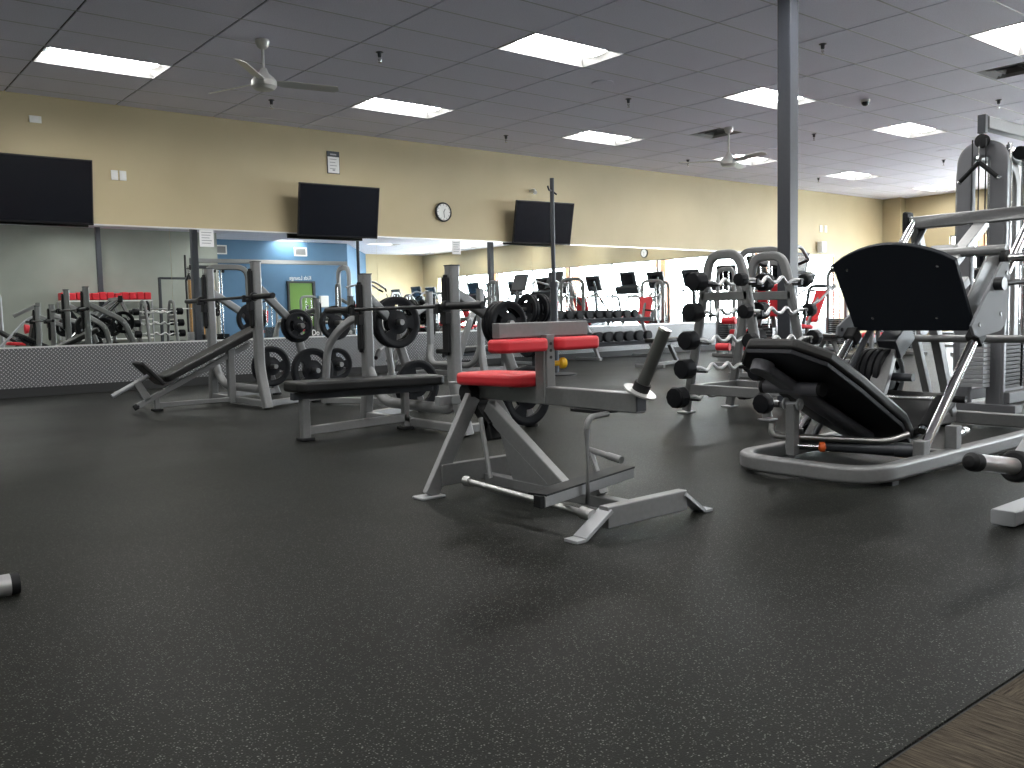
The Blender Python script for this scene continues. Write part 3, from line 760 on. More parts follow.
for sy in (-1, 1):
    B().cyl(bk(Lb-.33, .045+sy*.155, -.065), bk(Lb-.33, .045+sy*.175, -.065), .036, n=18).build('tube_cap', 'black', lp)
# seat cushion
s0, s1 = V((4.68, 2.52, .15)), V((5.12, 2.52, .31)); ds = (s1-s0).normalized(); ns = V((-ds.z, 0, ds.x))
b = B(); b.slab(s0+ns*.04, s1+ns*.04, .5, .055, corner=.08); b.build('seat', 'vinyl', lp, bevel=.018, seg=4)
b = B(); b.slab(s0-ns*.018, s1-ns*.018, .4, .015, corner=.04); b.build('seat_plate', 'frame_dark', lp)
# adjusting strut under backrest
b = B(); b.beam((3.93, 2.58, .10), (3.93, 2.58, .36), .055, .05, up=(0, 1, 0)); b.build('back_strut', 'frame', lp, bevel=.004)
b = B(); b.lathe((3.93, 2.545, .36), (0, -1, 0), [(.03, 0), (.03, .01)], 20); b.lathe((3.93, 2.615, .36), (0, 1, 0), [(.03, 0), (.03, .01)], 20); b.cyl((3.93, 2.53, .36), (3.93, 2.63, .36), .012); b.build('strut_clevis', 'frame_light', lp)
b = B(); b.tube([(3.93, 2.58, .10), (3.93, 2.58, .03)], .018); b.build('strut_rod', 'chrome', lp)
b = B(); b.tube([(3.93, 2.55, .15), (3.99, 2.47, .145)], .009); kn = b.build('adjuster_pin', 'chrome', lp)
B().lathe((3.99, 2.47, .145), (.6, -.8, 0), [(.012, 0), (.026, .008), (.026, .03), (.012, .036)], 18).build('knob', 'orange', kn)
# hand grip bar and tubes round the seat
b = B(); b.tube([(3.93, 2.70, .25), (3.92, 2.70, .195), (3.95, 2.66, .185), (4.32, 2.28, .155), (4.40, 2.21, .19)], .017, fl=.05); b.build('carriage_lever', 'steel', lp)
b = B(); b.cyl((4.02, 2.68, .14), (4.35, 2.26, .11), .03); b.cyl((4.35, 2.26, .11), (4.40, 2.18, .106), .036); b.build('torsion_tube', 'frame_dark', lp)
b = B(); b.cyl((4.40, 2.18, .106), (4.42, 2.15, .104), .026); b.build('tube_end', 'chrome', lp)
for (x, y0_, y1_, z) in ((4.86, 2.78, 2.93, .335), (4.86, 2.28, 2.13, .335)):
    b = B(); b.tube([(4.86, 2.52, .325), (x, y1_, z)], .012); hb = b.build('handle', 'chrome', lp)
    B().cyl((x, y0_, z), (x, y1_-.0*(y1_-y0_), z), .019).build('grip', 'black', hb)
b = B(); b.cyl((4.60, 2.23, .20), (4.78, 2.23, .34), .03); rl = b.build('side_roller', 'black', lp)
B().cyl((4.58, 2.23, .185), (4.60, 2.23, .20), .024).build('roller_cap', 'chrome', rl)
# central support seen under the board
b = B(); b.beam((4.72, 2.62, .12), (5.16, 2.72, .60), .1, .06); b.build('centre_arm', 'frame', lp, bevel=.004)
b = B(); b.box((5.2, 2.70, .64), (.2, .12, .13), Matrix.Rotation(R(-35), 3, 'Y')); b.build('counterweight_bracket', 'frame_dark', lp, bevel=.004)
b = B(); b.cyl((5.12, 2.55, .421), (5.12, 2.92, .421), .0245); b.build('storage_peg', 'frame_dark', lp)
b = B(); b.tube([(5.95, 2.2, .62), (5.95, 2.95, .62)], .025); b.beam((5.95, 2.2, .62), (6.2, 2.2, .1), .05, .05); b.beam((5.95, 2.95, .62), (6.2, 2.95, .1), .05, .05); b.build('rear_stay', 'frame', lp)
# handle bars on the side plates
b = B(); b.tube([(5.06, 2.05, .952), (5.30, 2.02, .965), (5.85, 2.02, .97)], .016, fl=.03); b.cyl((5.04, 2.065, .951), (5.04, 2.02, .951), .036); b.build('side_handle', 'blackmetal', lp)
for k in range(5):
    plate('mid', (5.12, 2.70+k*.041, .42), 0, 'black weight plate on the leg press peg, %s of five from the viewer' % ORD[k], 'plates on the leg press')

# ------------------------------------------------------------------ olympic benches
def rack_frame(t, hz, zb, lf, rf, lb, rb, arm_z=1.0, lowz=.24):
    """uprights at local x=0, y=+-.6; lf/rf rear feet, lb/rb arm bends"""
    for sy, foot, bend in ((1, lf, lb), (-1, rf, rb)):
        m = MB(); m.sweep(fillet([(0, sy*.6, hz), (0, sy*.6, .38), (.02, sy*.70, .01)], .1), rrect(.085, .085, .02), up=(1, 0, 0))
        u = m.build('upright', 'frame', t)
        MB().beam((0, sy*.6, hz), (0, sy*.6, hz+.008), .088, .088, up=(1, 0, 0)).build('end_cap', 'frame_dark', u)
        m = MB(); m.sweep(fillet([(.03, sy*.6, arm_z), (bend[0], bend[1], bend[2]), (foot[0], foot[1], .02)], .12), rrect(.08, .06, .02), up=(0, 1, 0))
        m.build('rear_arm', 'frame', t)
        m = MB(); m.beam((-.058, sy*.6, hz-.62), (-.058, sy*.6, hz-.06), .03, .03, up=(0, 1, 0), c=.01); m.bx(-.075, -.043, sy*.6-.03, sy*.6+.03, hz-.6, hz-.08)
        m.build('bar_guard', 'black', t, bevel=.006)
        m = MB(); m.bx(-.13, -.04, sy*.6-.02, sy*.6+.02, zb-.045, zb-.018); m.bx(-.14, -.115, sy*.6-.02, sy*.6+.02, zb-.045, zb+.02); m.bx(-.09, -.04, sy*.6-.035, sy*.6+.035, zb-.12, zb-.04)
        m.build('bar_hook', 'blackmetal', t, bevel=.004)
        MB().lathe((foot[0], foot[1], 0), (0, 0, 1), [(.05, 0), (.05, .02), (.035, .025)], 16).build('rubber_foot', 'black', t)
        for hz_, L in ((bend[2]-.02, 1), (lowz, 1)):
            q = V((bend[0] if hz_ > .4 else (bend[0]*.3+foot[0]*.7), bend[1] if hz_ > .4 else (bend[1]*.3+foot[1]*.7), hz_))
            MB().cyl(q+V((0, .03, 0)), q+V((0, -.2, 0)), .0245, n=16).build('storage_peg', 'steel', t)
    m = MB(); m.sweep(fillet([(.0, .6, .45), (.06, .50, .17), (.08, -.50, .17), (.0, -.6, .45)], .16, 6), circ(.042, 14), up=(1, 0, 0)); m.build('cross_tube', 'frame', t)
    m = MB(); m.beam((.02, .68, .05), (.02, -.68, .05), .06, .06); m.build('floor_beam', 'frame', t, bevel=.004)
    for sy, foot in ((1, lf), (-1, rf)):
        m = MB(); m.beam((.02, sy*.66, .05), (foot[0], foot[1], .05), .05, .06); m.build('base_rail', 'frame', t, bevel=.004)
LF, RF, LB, RB = (.76, .98), (.70, -.6), (.5, 1.06, .82), (.46, -.49, .80)
def flat_bench(loc, rz, label):
    t = thing('olympic_flat_bench', label, 'weight bench', loc, rz, 'olympic benches')
    rack_frame(t, 1.19, .91, LF, RF, LB, RB)
    MB().slab((-.96, 0, .42), (.25, 0, .40), .30, .075, corner=.06).build('pad', 'vinyl', t, bevel=.02, seg=4)
    MB().beam((-.95, 0, .315), (.2, 0, .30), .06, .05).build('pad_rail', 'frame_dark', t, bevel=.003)
    MB().beam((-.86, 0, .30), (-.86, 0, .02), .06, .06, up=(0, 1, 0)).build('leg', 'frame', t, bevel=.004)
    MB().beam((-.04, 0, .30), (-.04, 0, .02), .05, .05, up=(0, 1, 0)).build('leg', 'frame', t, bevel=.004)
    for x in (-.86, -.04): MB().box((x, 0, .012), (.1, .1, .024)).build('rubber_foot', 'black', t, bevel=.006)
    MB().beam((-.84, 0, .07), (-.04, 0, .09), .05, .06).build('lower_rail', 'frame', t, bevel=.003)
    MB().beam((-.04, 0, .09), (.02, 0, .05), .05, .05).build('rail_stub', 'frame', t, bevel=.003)
    return t
fbn = flat_bench((3.6, 5.67, 0), 0, 'silver flat olympic bench with black pad, behind the calf raise machine')
bar_thing((3.505, 4.60, .912), (3.505, 6.76, .912), 'empty black barbell racked on the nearer flat bench')
# third bench near the mirror facing the other way
fb3 = flat_bench((7.12, 10.0, 0), math.pi, 'silver olympic bench nearest the mirror, facing the other way')
bar_thing((7.215, 8.95, .912), (7.215, 11.15, .912), 'empty black barbell on the bench nearest the mirror')
def decline_bench(loc, label):
    t = thing('olympic_decline_bench', label, 'weight bench', loc, 0, 'olympic benches')
    rack_frame(t, 1.39, 1.06, (.78, .78), (.66, -.42), (.48, .75, .88), (.49, -.34, .80), 1.14, .33)
    X = loc[0]
    def p(x, z): return (x-X, .05, z)
    MB().slab(p(2.72, .335), p(3.70, .79), .30, .07, corner=.05).build('pad', 'vinyl', t, bevel=.018, seg=4)
    MB().beam(p(2.50, .06), p(3.62, .60), .05, .05).build('pad_rail', 'frame', t, bevel=.003)
    MB().cyl(p(2.47, .045), p(2.51, .063), .028, n=12).build('rail_cap', 'black', t)
    MB().beam(p(2.60, .11), p(2.50, .29), .05, .07).build('leg_hook_post', 'frame', t, bevel=.003)
    MB().tube([p(2.28, .17), p(2.63, .35)], .022).build('leg_hook_tube', 'frame_light', t)
    MB().slab(p(2.53, .49), p(2.74, .27), .26, .04, corner=.02).build('shin_pad', 'vinyl', t, bevel=.012, seg=3)
    MB().beam(p(2.68, .15), p(2.68, .0), .045, .045, up=(0, 1, 0)).build('leg', 'frame', t, bevel=.003)
    MB().box(p(2.68, .012), (.09, .09, .024)).build('rubber_foot', 'black', t, bevel=.005)
    MB().beam(p(3.42, .56), p(3.42, .02), .07, .07, up=(0, 1, 0)).build('support_post', 'frame', t, bevel=.004)
    MB().beam(p(2.7, .055), p(3.42, .055), .045, .045).build('lower_rail', 'frame', t, bevel=.003)
    return t
decline_bench((3.45, 8.65, 0), 'silver decline olympic bench with black pad, left, near the diamond plate')
bar_thing((3.355, 7.48, 1.062), (3.355, 9.68, 1.062), 'empty black barbell racked high on the decline bench')
# plates stored on the benches: (kind, base point of peg, count)
def peg_plates(peg, kinds, label, grp, start=-.045):
    y = start
    for n_, kd in enumerate(kinds):
        y -= PR[kd]/2
        l = label if len(kinds) == 1 else label + ', %s one on its peg' % (['inner', 'outer'] if len(kinds) == 2 else ['inner', 'middle', 'outer'])[n_]
        plate(kd, (peg[0], peg[1]+y, peg[2]-.001), 0, l, grp); y -= PR[kd]/2+.004
G = 'plates stored on the benches'
fx, fy = 3.6, 5.67
def lowpeg(b, f, root, z=.24): return (root[0]+b[0]*.3+f[0]*.7, root[1]+b[1]*.3+f[1]*.7, z)
def uppeg(b, root): return (root[0]+b[0], root[1]+b[1], b[2]-.02)
peg_plates(uppeg(LB, (fx, fy)), ['big', 'big'], 'large black plate high on the flat bench, far side', G)
peg_plates(lowpeg(LB, LF, (fx, fy)), ['big'], 'large black plate low on the flat bench, far side', G)
peg_plates(uppeg(RB, (fx, fy)), ['mid', 'mid', 'mid'], 'black plate high on flat bench beside the red seat', G)
peg_plates(lowpeg(RB, RF, (fx, fy)), ['big'], 'large black plate hanging low behind the calf machine seat', G)
dl, dr_, dlb, drb = (.78, .78), (.66, -.42), (.48, .75, .88), (.49, -.34, .80)
peg_plates(uppeg(dlb, (3.45, 8.65)), ['mid'], 'black plate high on the decline bench, side nearest the mirror', G)
peg_plates(lowpeg(dlb, dl, (3.45, 8.65), .33), ['big'], 'large black plate low on the decline bench, side nearest the mirror', G)
peg_plates(uppeg(drb, (3.45, 8.65)), ['mid', 'small'], 'black plate high on decline bench, viewer side', G)
peg_plates(lowpeg(drb, dr_, (3.45, 8.65), .33), ['big'], 'large black plate low on the decline bench, side nearest the viewer', G)
# arched plate rack between the benches
t = thing('plate_stand', 'silver arched plate stand between the flat bench and decline bench', 'weight stand', (4.2, 7.5, 0))
ax, ay = 4.18, 7.46
m = MB((4.2, 7.5, 0)); m.sweep(fillet([(4.02, 7.86, .02), (4.05, 7.82, .62), (4.22, 7.60, .86), (4.34, 7.32, .86)], .2, 6), rrect(.075, .06, .02), up=(1, 0, 0)); m.build('curved_leg', 'frame', t)
m = MB((4.2, 7.5, 0)); m.sweep(fillet([(4.34, 7.36, .86), (4.36, 7.24, .72), (4.40, 7.16, .02)], .12, 5), rrect(.06, .05, .015), up=(1, 0, 0)); m.build('front_leg', 'frame', t)
m = MB((4.2, 7.5, 0)); m.beam((4.02, 7.86, .05), (4.40, 7.16, .05), .06, .06); m.build('floor_beam', 'frame', t, bevel=.004)
for k_, (yy, zz) in enumerate(((7.30, .60), (7.22, .54))):
    m = MB((4.2, 7.5, 0)); m.tube([(4.37, 7.2, zz+.0), (4.22, 7.12, zz-.05), (4.12, 7.02, zz-.11)], .012, fl=.03); hg = m.build('handle', 'frame', t)
    MB((4.2, 7.5, 0)).cyl((4.2, 7.105, zz-.06), (4.10, 7.0, zz-.12), .019).build('grip', 'black', hg)
    break
m = MB((4.2, 7.5, 0)); m.beam((4.40, 8.44, 0), (4.40, 8.44, .44), .05, .05, up=(0, 1, 0)); m.build('rear_post', 'frame', t)
m = MB((4.2, 7.5, 0)); m.beam((4.40, 8.44, .03), (4.05, 7.86, .03), .05, .05); m.build('rear_floor_beam', 'frame', t)
for nm, p0_ in (('a', (4.16, 7.70, .80)), ('b', (4.40, 8.2, .37))):
    MB((4.2, 7.5, 0)).cyl(p0_, V(p0_)+V((0, .26, 0)), .0245, n=16).build('storage_peg', 'steel', t)
plate('mid', (4.16, 7.85, .80), 0, 'black plate on the upper peg of the arched plate stand', G)
plate('mid', (4.40, 8.30, .37), 0, 'black plate on the lower peg of the arched plate stand', G)

# tall pole
t = thing('bar_holder_post', 'tall thin black post rising behind the calf machine past the television', 'post', (8.15, 9.08, 0))
m = MB((8.15, 9.08, 0)); m.cyl((8.15, 9.08, 1.25), (8.15, 9.08, 2.67), .029, n=14); m.build('upper_tube', 'frame_dark', t)
m = MB((8.15, 9.08, 0)); m.cyl((8.15, 9.08, .02), (8.15, 9.08, 1.25), .05, n=16); m.cyl((8.15, 9.08, 1.2), (8.15, 9.08, 1.27), .065, n=16); m.build('lower_sleeve', 'frame_dark', t)
m = MB((8.15, 9.08, 0)); m.lathe((8.15, 9.08, 0), (0, 0, 1), [(.3, 0), (.3, .015), (.08, .03)], 24); m.build('base_disc', 'blackmetal', t)
m = MB((8.15, 9.08, 0)); m.tube([(8.20, 9.04, 2.45), (8.15, 9.08, 2.5), (8.06, 9.04, 2.5), (8.02, 9.02, 2.55)], .012, fl=.02); m.build('hook', 'blackmetal', t)

# ------------------------------------------------------------------ fixed barbell rack (rotated A-frame)
o = (6.0, 4.36, 0)
t = thing('barbell_rack', 'silver A-frame rack holding wavy curl bars, right of centre', 'barbell rack', o)
FZ = [1.068, .828, .607, .379, .145]; LY = [4.49, 4.534, 4.577, 4.615, 4.69]; RYB = [4.09, 4.05, 4.005, 3.95, 3.895]
for X_ in (5.72, 6.30):
    m = MB(o); m.sweep(fillet([(X_, 4.76, .02), (X_, 4.545, 1.10), (X_, 4.50, 1.275), (X_, 4.24, 1.275), (X_, 4.18, 1.10), (X_, 3.97, .02)], .12, 6), rrect(.075, .05, .018), up=(1, 0, 0))
    m.build('arched_side', 'frame', t)
    for y in (4.76, 3.97): MB(o).bx(X_-.06, X_+.06, y-.05, y+.05, 0, .012).build('foot_plate', 'frame_light', t, bevel=.003)
    m = MB(o); m.beam((X_, 4.58, .95), (X_, 4.14, .95), .05, .07); m.build('upper_rung', 'frame', t, bevel=.004)
    m = MB(o); m.beam((X_, 4.72, .20), (X_, 4.01, .20), .05, .08); m.build('lower_rung', 'frame', t, bevel=.004)
    for ys, sg in ((LY, 1), (RYB, -1)):
        for z, y in zip(FZ, ys):
            m = MB(o); m.beam((X_, y-sg*.07, z-.032), (X_, y+sg*.025, z-.032), .03, .018); m.bx(X_-.015, X_+.015, min(y+sg*.025, y+sg*.038), max(y+sg*.025, y+sg*.038), z-.04, z+.005)
            m.build('cradle', 'blackmetal', t, bevel=.002)
for y in (4.70, 4.03):
    m = MB(o); m.beam((5.72, y, .20), (6.30, y, .20), .05, .07); m.build('side_rail', 'frame', t, bevel=.004)
def fixed_bar(y, z, r, L, label):
    t = thing('curl_barbell', label, 'barbell', (5.98, y, z), 0, 'curl barbells on the rack')
    pts = [(-.44, 0, 0), (-.36, 0, 0), (-.25, 0, 0), (-.17, 0, -.035), (-.10, 0, .03), (-.035, 0, -.02), (.035, 0, -.02), (.10, 0, .03), (.17, 0, -.035), (.25, 0, 0), (.36, 0, 0), (.44, 0, 0)]
    MB().tube(pts, .0145, 12, fl=.03, up=(0, 1, 0)).build('shaft', 'silver', t)
    for s in (-1, 1):
        MB().lathe((s*.385, 0, 0), (s, 0, 0), [(.03, 0), (r*.9, .004), (r, .012), (r, L-.02), (r*.88, L-.004), (r*.3, L)], 10).build('weight_head', 'iron', t)
TI = ['top', 'second', 'third', 'fourth', 'lowest']
for k in range(5):
    fixed_bar(LY[k], FZ[k], [.076, .078, .078, .082, .088][k], .12, 'wavy curl bar with big black heads on the %s tier, left side of rack' % TI[k])
    fixed_bar(RYB[k], FZ[k], [.052, .056, .062, .07, .078][k], .08, 'wavy curl bar with black heads on the %s tier, right side of rack' % TI[k])

# ------------------------------------------------------------------ dumbbell rack at the mirror wall
t = thing('dumbbell_rack', 'long two-tier dumbbell rack standing against the mirror wall', 'dumbbell rack', (10.9, 11.2, 0))
for x in (-1.45, 0., 1.45):
    m = MB(); m.beam((x, -.2, .02), (x, .18, .78), .06, .05, up=(1, 0, 0)); m.beam((x, -.25, .03), (x, .35, .03), .06, .05); m.build('side_frame', 'frame_light', t, bevel=.004)
for z, y, nm in ((.31, -.12, 'lower_shelf'), (.72, .12, 'upper_shelf')):
    m = MB(); q = Matrix.Rotation(R(14), 3, 'X'); m.box((0, y, z-.02), (3.1, .26, .025), q); m.box((0, y-.13, z-.01), (3.1, .02, .05), q); m.build(nm, 'frame_dark', t, bevel=.003)
def db_mesh(r, L):
    return [MB().lathe((0, s*(L/2-.06), 0), (0, s, 0), [(.02, -.02), (r*.9, -.015), (r, -.005), (r, .05), (r*.9, .062), (r*.4, .065)], 14) for s in (-1, 1)]
def dumbbell(p, r, label):
    t = thing('dumbbell', label, 'dumbbell', p, 0, 'dumbbells on the long rack')
    [h_.build('head', 'iron', t) for h_ in db_mesh(r, .26)]; MB().cyl((0, -.09, 0), (0, .09, 0), .016, n=10).build('handle', 'chrome', t); return t
for k in range(11):
    dumbbell((10.9-1.4+k*.262, 11.06, .31+.095), .092, 'black dumbbell, %s from left on the lower shelf of the long rack' % ORD[k]) if k == 0 else None
    if k == 0: d0 = [o_ for o_ in C.objects if o_.name == 'dumbbell'][0]
    else: dup(d0, (10.9-1.4+k*.262, 11.06, .31+.095), 0, 'black dumbbell, %s from left on the lower shelf of the long rack' % ORD[k])
for k in range(12):
    q_ = dup(d0, (10.9-1.43+k*.235, 11.31, .72+.085), 0, 'black dumbbell, %s from the left on the upper shelf of the long rack' % ORD[k]); q_.scale = (.85, .9, .85)

# ------------------------------------------------------------------ utility bench
def util_bench(loc, rz, label):
    t = thing('utility_bench', label, 'weight bench', loc, rz, 'plain benches')
    MB().slab((-.35, 0, .43), (.18, 0, .43), .28, .06, corner=.05).build('back_pad', 'vinyl', t, bevel=.016, seg=3)
    MB().slab((.22, 0, .43), (.55, 0, .43), .26, .06, corner=.05).build('seat_pad', 'vinyl', t, bevel=.016, seg=3)
    MB().beam((-.3, 0, .345), (.5, 0, .345), .05, .05).build('pad_rail', 'frame', t)
    m = MB(); m.beam((-.1, 0, .34), (-.35, 0, .05), .06, .05); m.beam((.15, 0, .34), (.4, 0, .05), .06, .05); m.beam((-.4, 0, .045), (.45, 0, .045), .06, .05); m.build('frame', 'frame', t, bevel=.003)
    for x, w_ in ((-.4, .5), (.45, .4)): MB().beam((x, -w_/2, .03), (x, w_/2, .03), .06, .05).build('foot_bar', 'frame', t, bevel=.003)
    return t
ub = util_bench((10.3, 9.0, 0), R(10), 'black padded flat bench in front of the dumbbell rack')
dup(ub, (12.4, 7.5, 0), R(60), 'black padded bench behind the barbell rack')
# plate tree
t = thing('plate_tree', 'black plate tree near the mirror with big plates, behind the calf machine', 'weight stand', (8.7, 10.15, 0))
m = MB(); m.beam((0, 0, .03), (0, 0, 1.12), .07, .07, up=(0, 1, 0)); m.beam((0, -.3, .03), (0, .3, .03), .07, .05); m.beam((-.3, 0, .03), (.3, 0, .03), .07, .05); m.build('post', 'frame_dark', t, bevel=.004)
tp = [(-1, .92), (1, .92), (-1, .42), (1, .42)]
for s, z in tp: MB().cyl((s*.03, 0, z), (s*.26, 0, z), .0245, n=14).build('storage_peg', 'steel', t)
for j, (s, z) in enumerate(tp):
    side = 'left' if s < 0 else 'right'; lv = 'upper' if z > .6 else 'lower'
    plate('big', (8.7+s*.09, 10.15, z-.001), R(90), 'large black plate, %s %s peg of the plate tree, inner one' % (lv, side), G)
    plate('big', (8.7+s*.14, 10.15, z-.001), R(90), 'large black plate, %s %s peg of the plate tree, outer one' % (lv, side), G)

# ------------------------------------------------------------------ cardio machines
def elliptical(name='elliptical_trainer'):
    t = thing(name, '', 'cardio machine', (0, 0, 0), 0, 'cardio machines by the windows')
    MB().beam((-.9, 0, .06), (.7, 0, .06), .1, .08).build('base', 'cardio', t, bevel=.01)
    for x in (-.9, .7): MB().beam((x, -.3, .04), (x, .3, .04), .08, .07).build('foot_bar', 'cardio', t, bevel=.01)
    MB().lathe((.45, -.12, .42), (0, 1, 0), [(.1, 0), (.32, .02), (.34, .06), (.34, .18), (.32, .22), (.1, .24)], 28).build('flywheel_cover', 'cardio', t)
    MB().sweep(fillet([(.55, 0, .4), (.5, 0, 1.1), (.42, 0, 1.35)], .1), rrect(.1, .08, .02), up=(0, 1, 0)).build('mast', 'cardio', t)
    c = MB(); c.box((.40, 0, 1.45), (.08, .52, .42), Matrix.Rotation(R(-20), 3, 'Y')); co = c.build('console', 'screen', t, bevel=.02, seg=3)
    MB().box((.352, 0, 1.47), (.01, .32, .2), Matrix.Rotation(R(-20), 3, 'Y')).build('display', 'tv', co)
    for s in (-1, 1):
        MB().tube([(.5, s*.24, .35), (.42, s*.27, .95), (.2, s*.28, 1.25), (.12, s*.27, 1.5)], .018, fl=.08).build('arm_lever', 'cardio', t)
        MB().beam((.42, s*.18, .35+s*.08), (-.75, s*.18, .22), .05, .05).build('pedal_bar', 'frame_dark', t)
        MB().box((-.2, s*.18, .32), (.36, .15, .05)).build('pedal', 'black', t, bevel=.015)
    MB().tube([(.4, -.2, 1.2), (.2, -.2, 1.15), (.2, .2, 1.15), (.4, .2, 1.2)], .016, fl=.05).build('hand_rail', 'black', t)
    return t
def treadmill():
    t = thing('treadmill', '', 'cardio machine', (0, 0, 0), 0, 'cardio machines by the windows')
    MB().bx(-.95, .75, -.4, .4, .06, .2).build('deck', 'frame_dark', t, bevel=.02)
    MB().bx(-.9, .6, -.26, .26, .2, .212).build('belt', 'black', t)
    MB().bx(.55, .95, -.38, .38, .08, .34).build('motor_cover', 'cardio', t, bevel=.05, seg=3)
    for s in (-1, 1):
        MB().sweep(fillet([(.75, s*.4, .1), (.55, s*.4, 1.1), (.1, s*.4, 1.08)], .12), rrect(.06, .06, .02), up=(0, 1, 0)).build('side_rail', 'cardio', t)
        MB().bx(-.9, .5, s*.33-.06, s*.33+.06, .2, .225).build('side_step', 'cardio', t)
        MB().box((-.8, s*.3, .03), (.1, .08, .06)).build('foot', 'black', t)
    c = MB(); c.box((.52, 0, 1.25), (.14, .84, .2), Matrix.Rotation(R(-25), 3, 'Y')); c.box((.54, 0, 1.50), (.06, .56, .42), Matrix.Rotation(R(-15), 3, 'Y')); co = c.build('console', 'screen', t, bevel=.02, seg=3)
    MB().box((.50, 0, 1.51), (.01, .38, .26), Matrix.Rotation(R(-15), 3, 'Y')).build('display', 'tv', co)
    return t
el = elliptical(); tm = treadmill()
el.location = (19.6, 9.9, 0); el['label'] = 'grey elliptical trainer by the windows, nearest the mirror wall corner'
tm.location = (19.4, 8.3, 0); tm['label'] = 'treadmill with upright console by the windows, second from the mirror wall'
el.scale = tm.scale = (1.12, 1.12, 1.2)
for k in range(2, 15):
    y = 9.9-1.3*k; src = el if k % 3 != 1 else tm
    dup(src, (19.3, y, 0), R(rnd.uniform(-4, 4)), '%s by the windows, %s in its row from the mirror wall' % ('grey elliptical trainer' if src is el else 'treadmill with upright console', ORD[k]))
# a second row seen closer in the mirror
dup(tm, (17.3, 10.6, 0), R(90), 'treadmill turned sideways beside the far end of the mirror')
dup(el, (16.9, 5.2, 0), R(180), 'grey elliptical trainer in front of the window row, facing into the room')
dup(el, (16.9, 3.7, 0), R(180), 'grey elliptical trainer behind the charcoal column, facing into the room')

# ------------------------------------------------------------------ selector machines with red pads
def selector(kind):
    t = thing('weight_machine', '', 'exercise machine', (0, 0, 0), 0, 'pin-select machines with red pads')
    m = MB(); m.sweep(fillet([(.5, -.26, .02), (.5, -.26, 1.55), (.5, .26, 1.55), (.5, .26, .02)], .16, 6), rrect(.07, .05, .015), up=(1, 0, 0)); m.build('tower_frame', 'frame', t)
    for k in range(12): pass
    m = MB()
    for k in range(13): m.bx(.42, .56, -.15, .15, .12+k*.038, .12+k*.038+.033)
    m.build('weight_stack', 'blackmetal', t)
    m = MB(); m.cyl((.5, -.09, .08), (.5, -.09, 1.5), .01, n=8); m.cyl((.5, .09, .08), (.5, .09, 1.5), .01, n=8); m.build('guide_rods', 'chrome', t)
    m = MB(); m.beam((-.75, 0, .04), (.5, 0, .04), .08, .07); m.beam((-.7, -.35, .035), (-.7, .35, .035), .07, .06); m.beam((.5, -.4, .035), (.5, .4, .035), .07, .06); m.build('base', 'frame', t, bevel=.004)
    m = MB(); m.sweep(fillet([(-.15, 0, .05), (-.2, 0, .46), (.05, 0, 1.0), (.45, 0, 1.25)], .12), rrect(.07, .06, .02), up=(0, 1, 0)); m.build('spine', 'frame', t)
    MB().slab((-.58, 0, .55), (-.16, 0, .50), .36, .07, corner=.06).build('seat', 'red', t, bevel=.02, seg=3)
    MB().beam((-.35, 0, .46), (-.35, 0, .06), .06, .06, up=(0, 1, 0)).build('seat_post', 'frame', t)
    if kind == 0:
        MB().slab((-.13, 0, .58), (.12, 0, 1.18), .30, .07, corner=.05).build('backrest', 'red', t, bevel=.02, seg=3)
        for s in (-1, 1):
            m = MB(); m.tube([(.15, s*.1, 1.15), (.05, s*.4, 1.2), (-.25, s*.42, .95), (-.5, s*.4, .85)], .022, fl=.1); a = m.build('press_arm', 'frame_light', t)
            MB().cyl((-.5, s*.4, .85), (-.5, s*.22, .87), .02).build('grip', 'black', a)
    elif kind == 1:
        for s in (-1, 1):
            MB().cyl((-.62, s*.05, .68), (-.62, s*.25, .68), .055).build('roller_pad', 'red', t)
            MB().cyl((-.85, s*.05, .3), (-.85, s*.25, .3), .055).build('roller_pad', 'red', t)
        MB().tube([(-.6, 0, .68), (-.75, 0, .5), (-.85, 0, .3)], .025).build('leg_arm', 'frame', t)
        MB().slab((-.13, 0, .58), (.08, 0, 1.12), .28, .07, corner=.05).build('backrest', 'vinyl', t, bevel=.02, seg=3)
    else:
        MB().slab((-.0, 0, .75), (.06, 0, 1.15), .3, .08, corner=.05).build('chest_pad', 'red', t, bevel=.02, seg=3)
        for s in (-1, 1):
            m = MB(); m.tube([(.3, s*.15, 1.5), (-.2, s*.3, 1.62), (-.45, s*.35, 1.45)], .022, fl=.1); a = m.build('pull_arm', 'frame_light', t)
            MB().cyl((-.45, s*.35, 1.45), (-.5, s*.2, 1.4), .02).build('grip', 'black', a)
    return t
k0, k1, k2 = selector(0), selector(1), selector(2)
GS = 'pin-select machines with red pads'
k0.location = (15.3, 9.55, 0); k0.rotation_euler.z = R(-20); k0['label'] = 'red padded chest press left of the leg press foot board, far back'
k1.location = (11.4, 8.15, 0); k1.rotation_euler.z = R(15); k1['label'] = 'machine with red seat and roller pads seen through the barbell rack'
k2.location = (14.2, 7.55, 0); k2.rotation_euler.z = R(-10); k2['label'] = 'red padded row machine behind the leg press foot board'
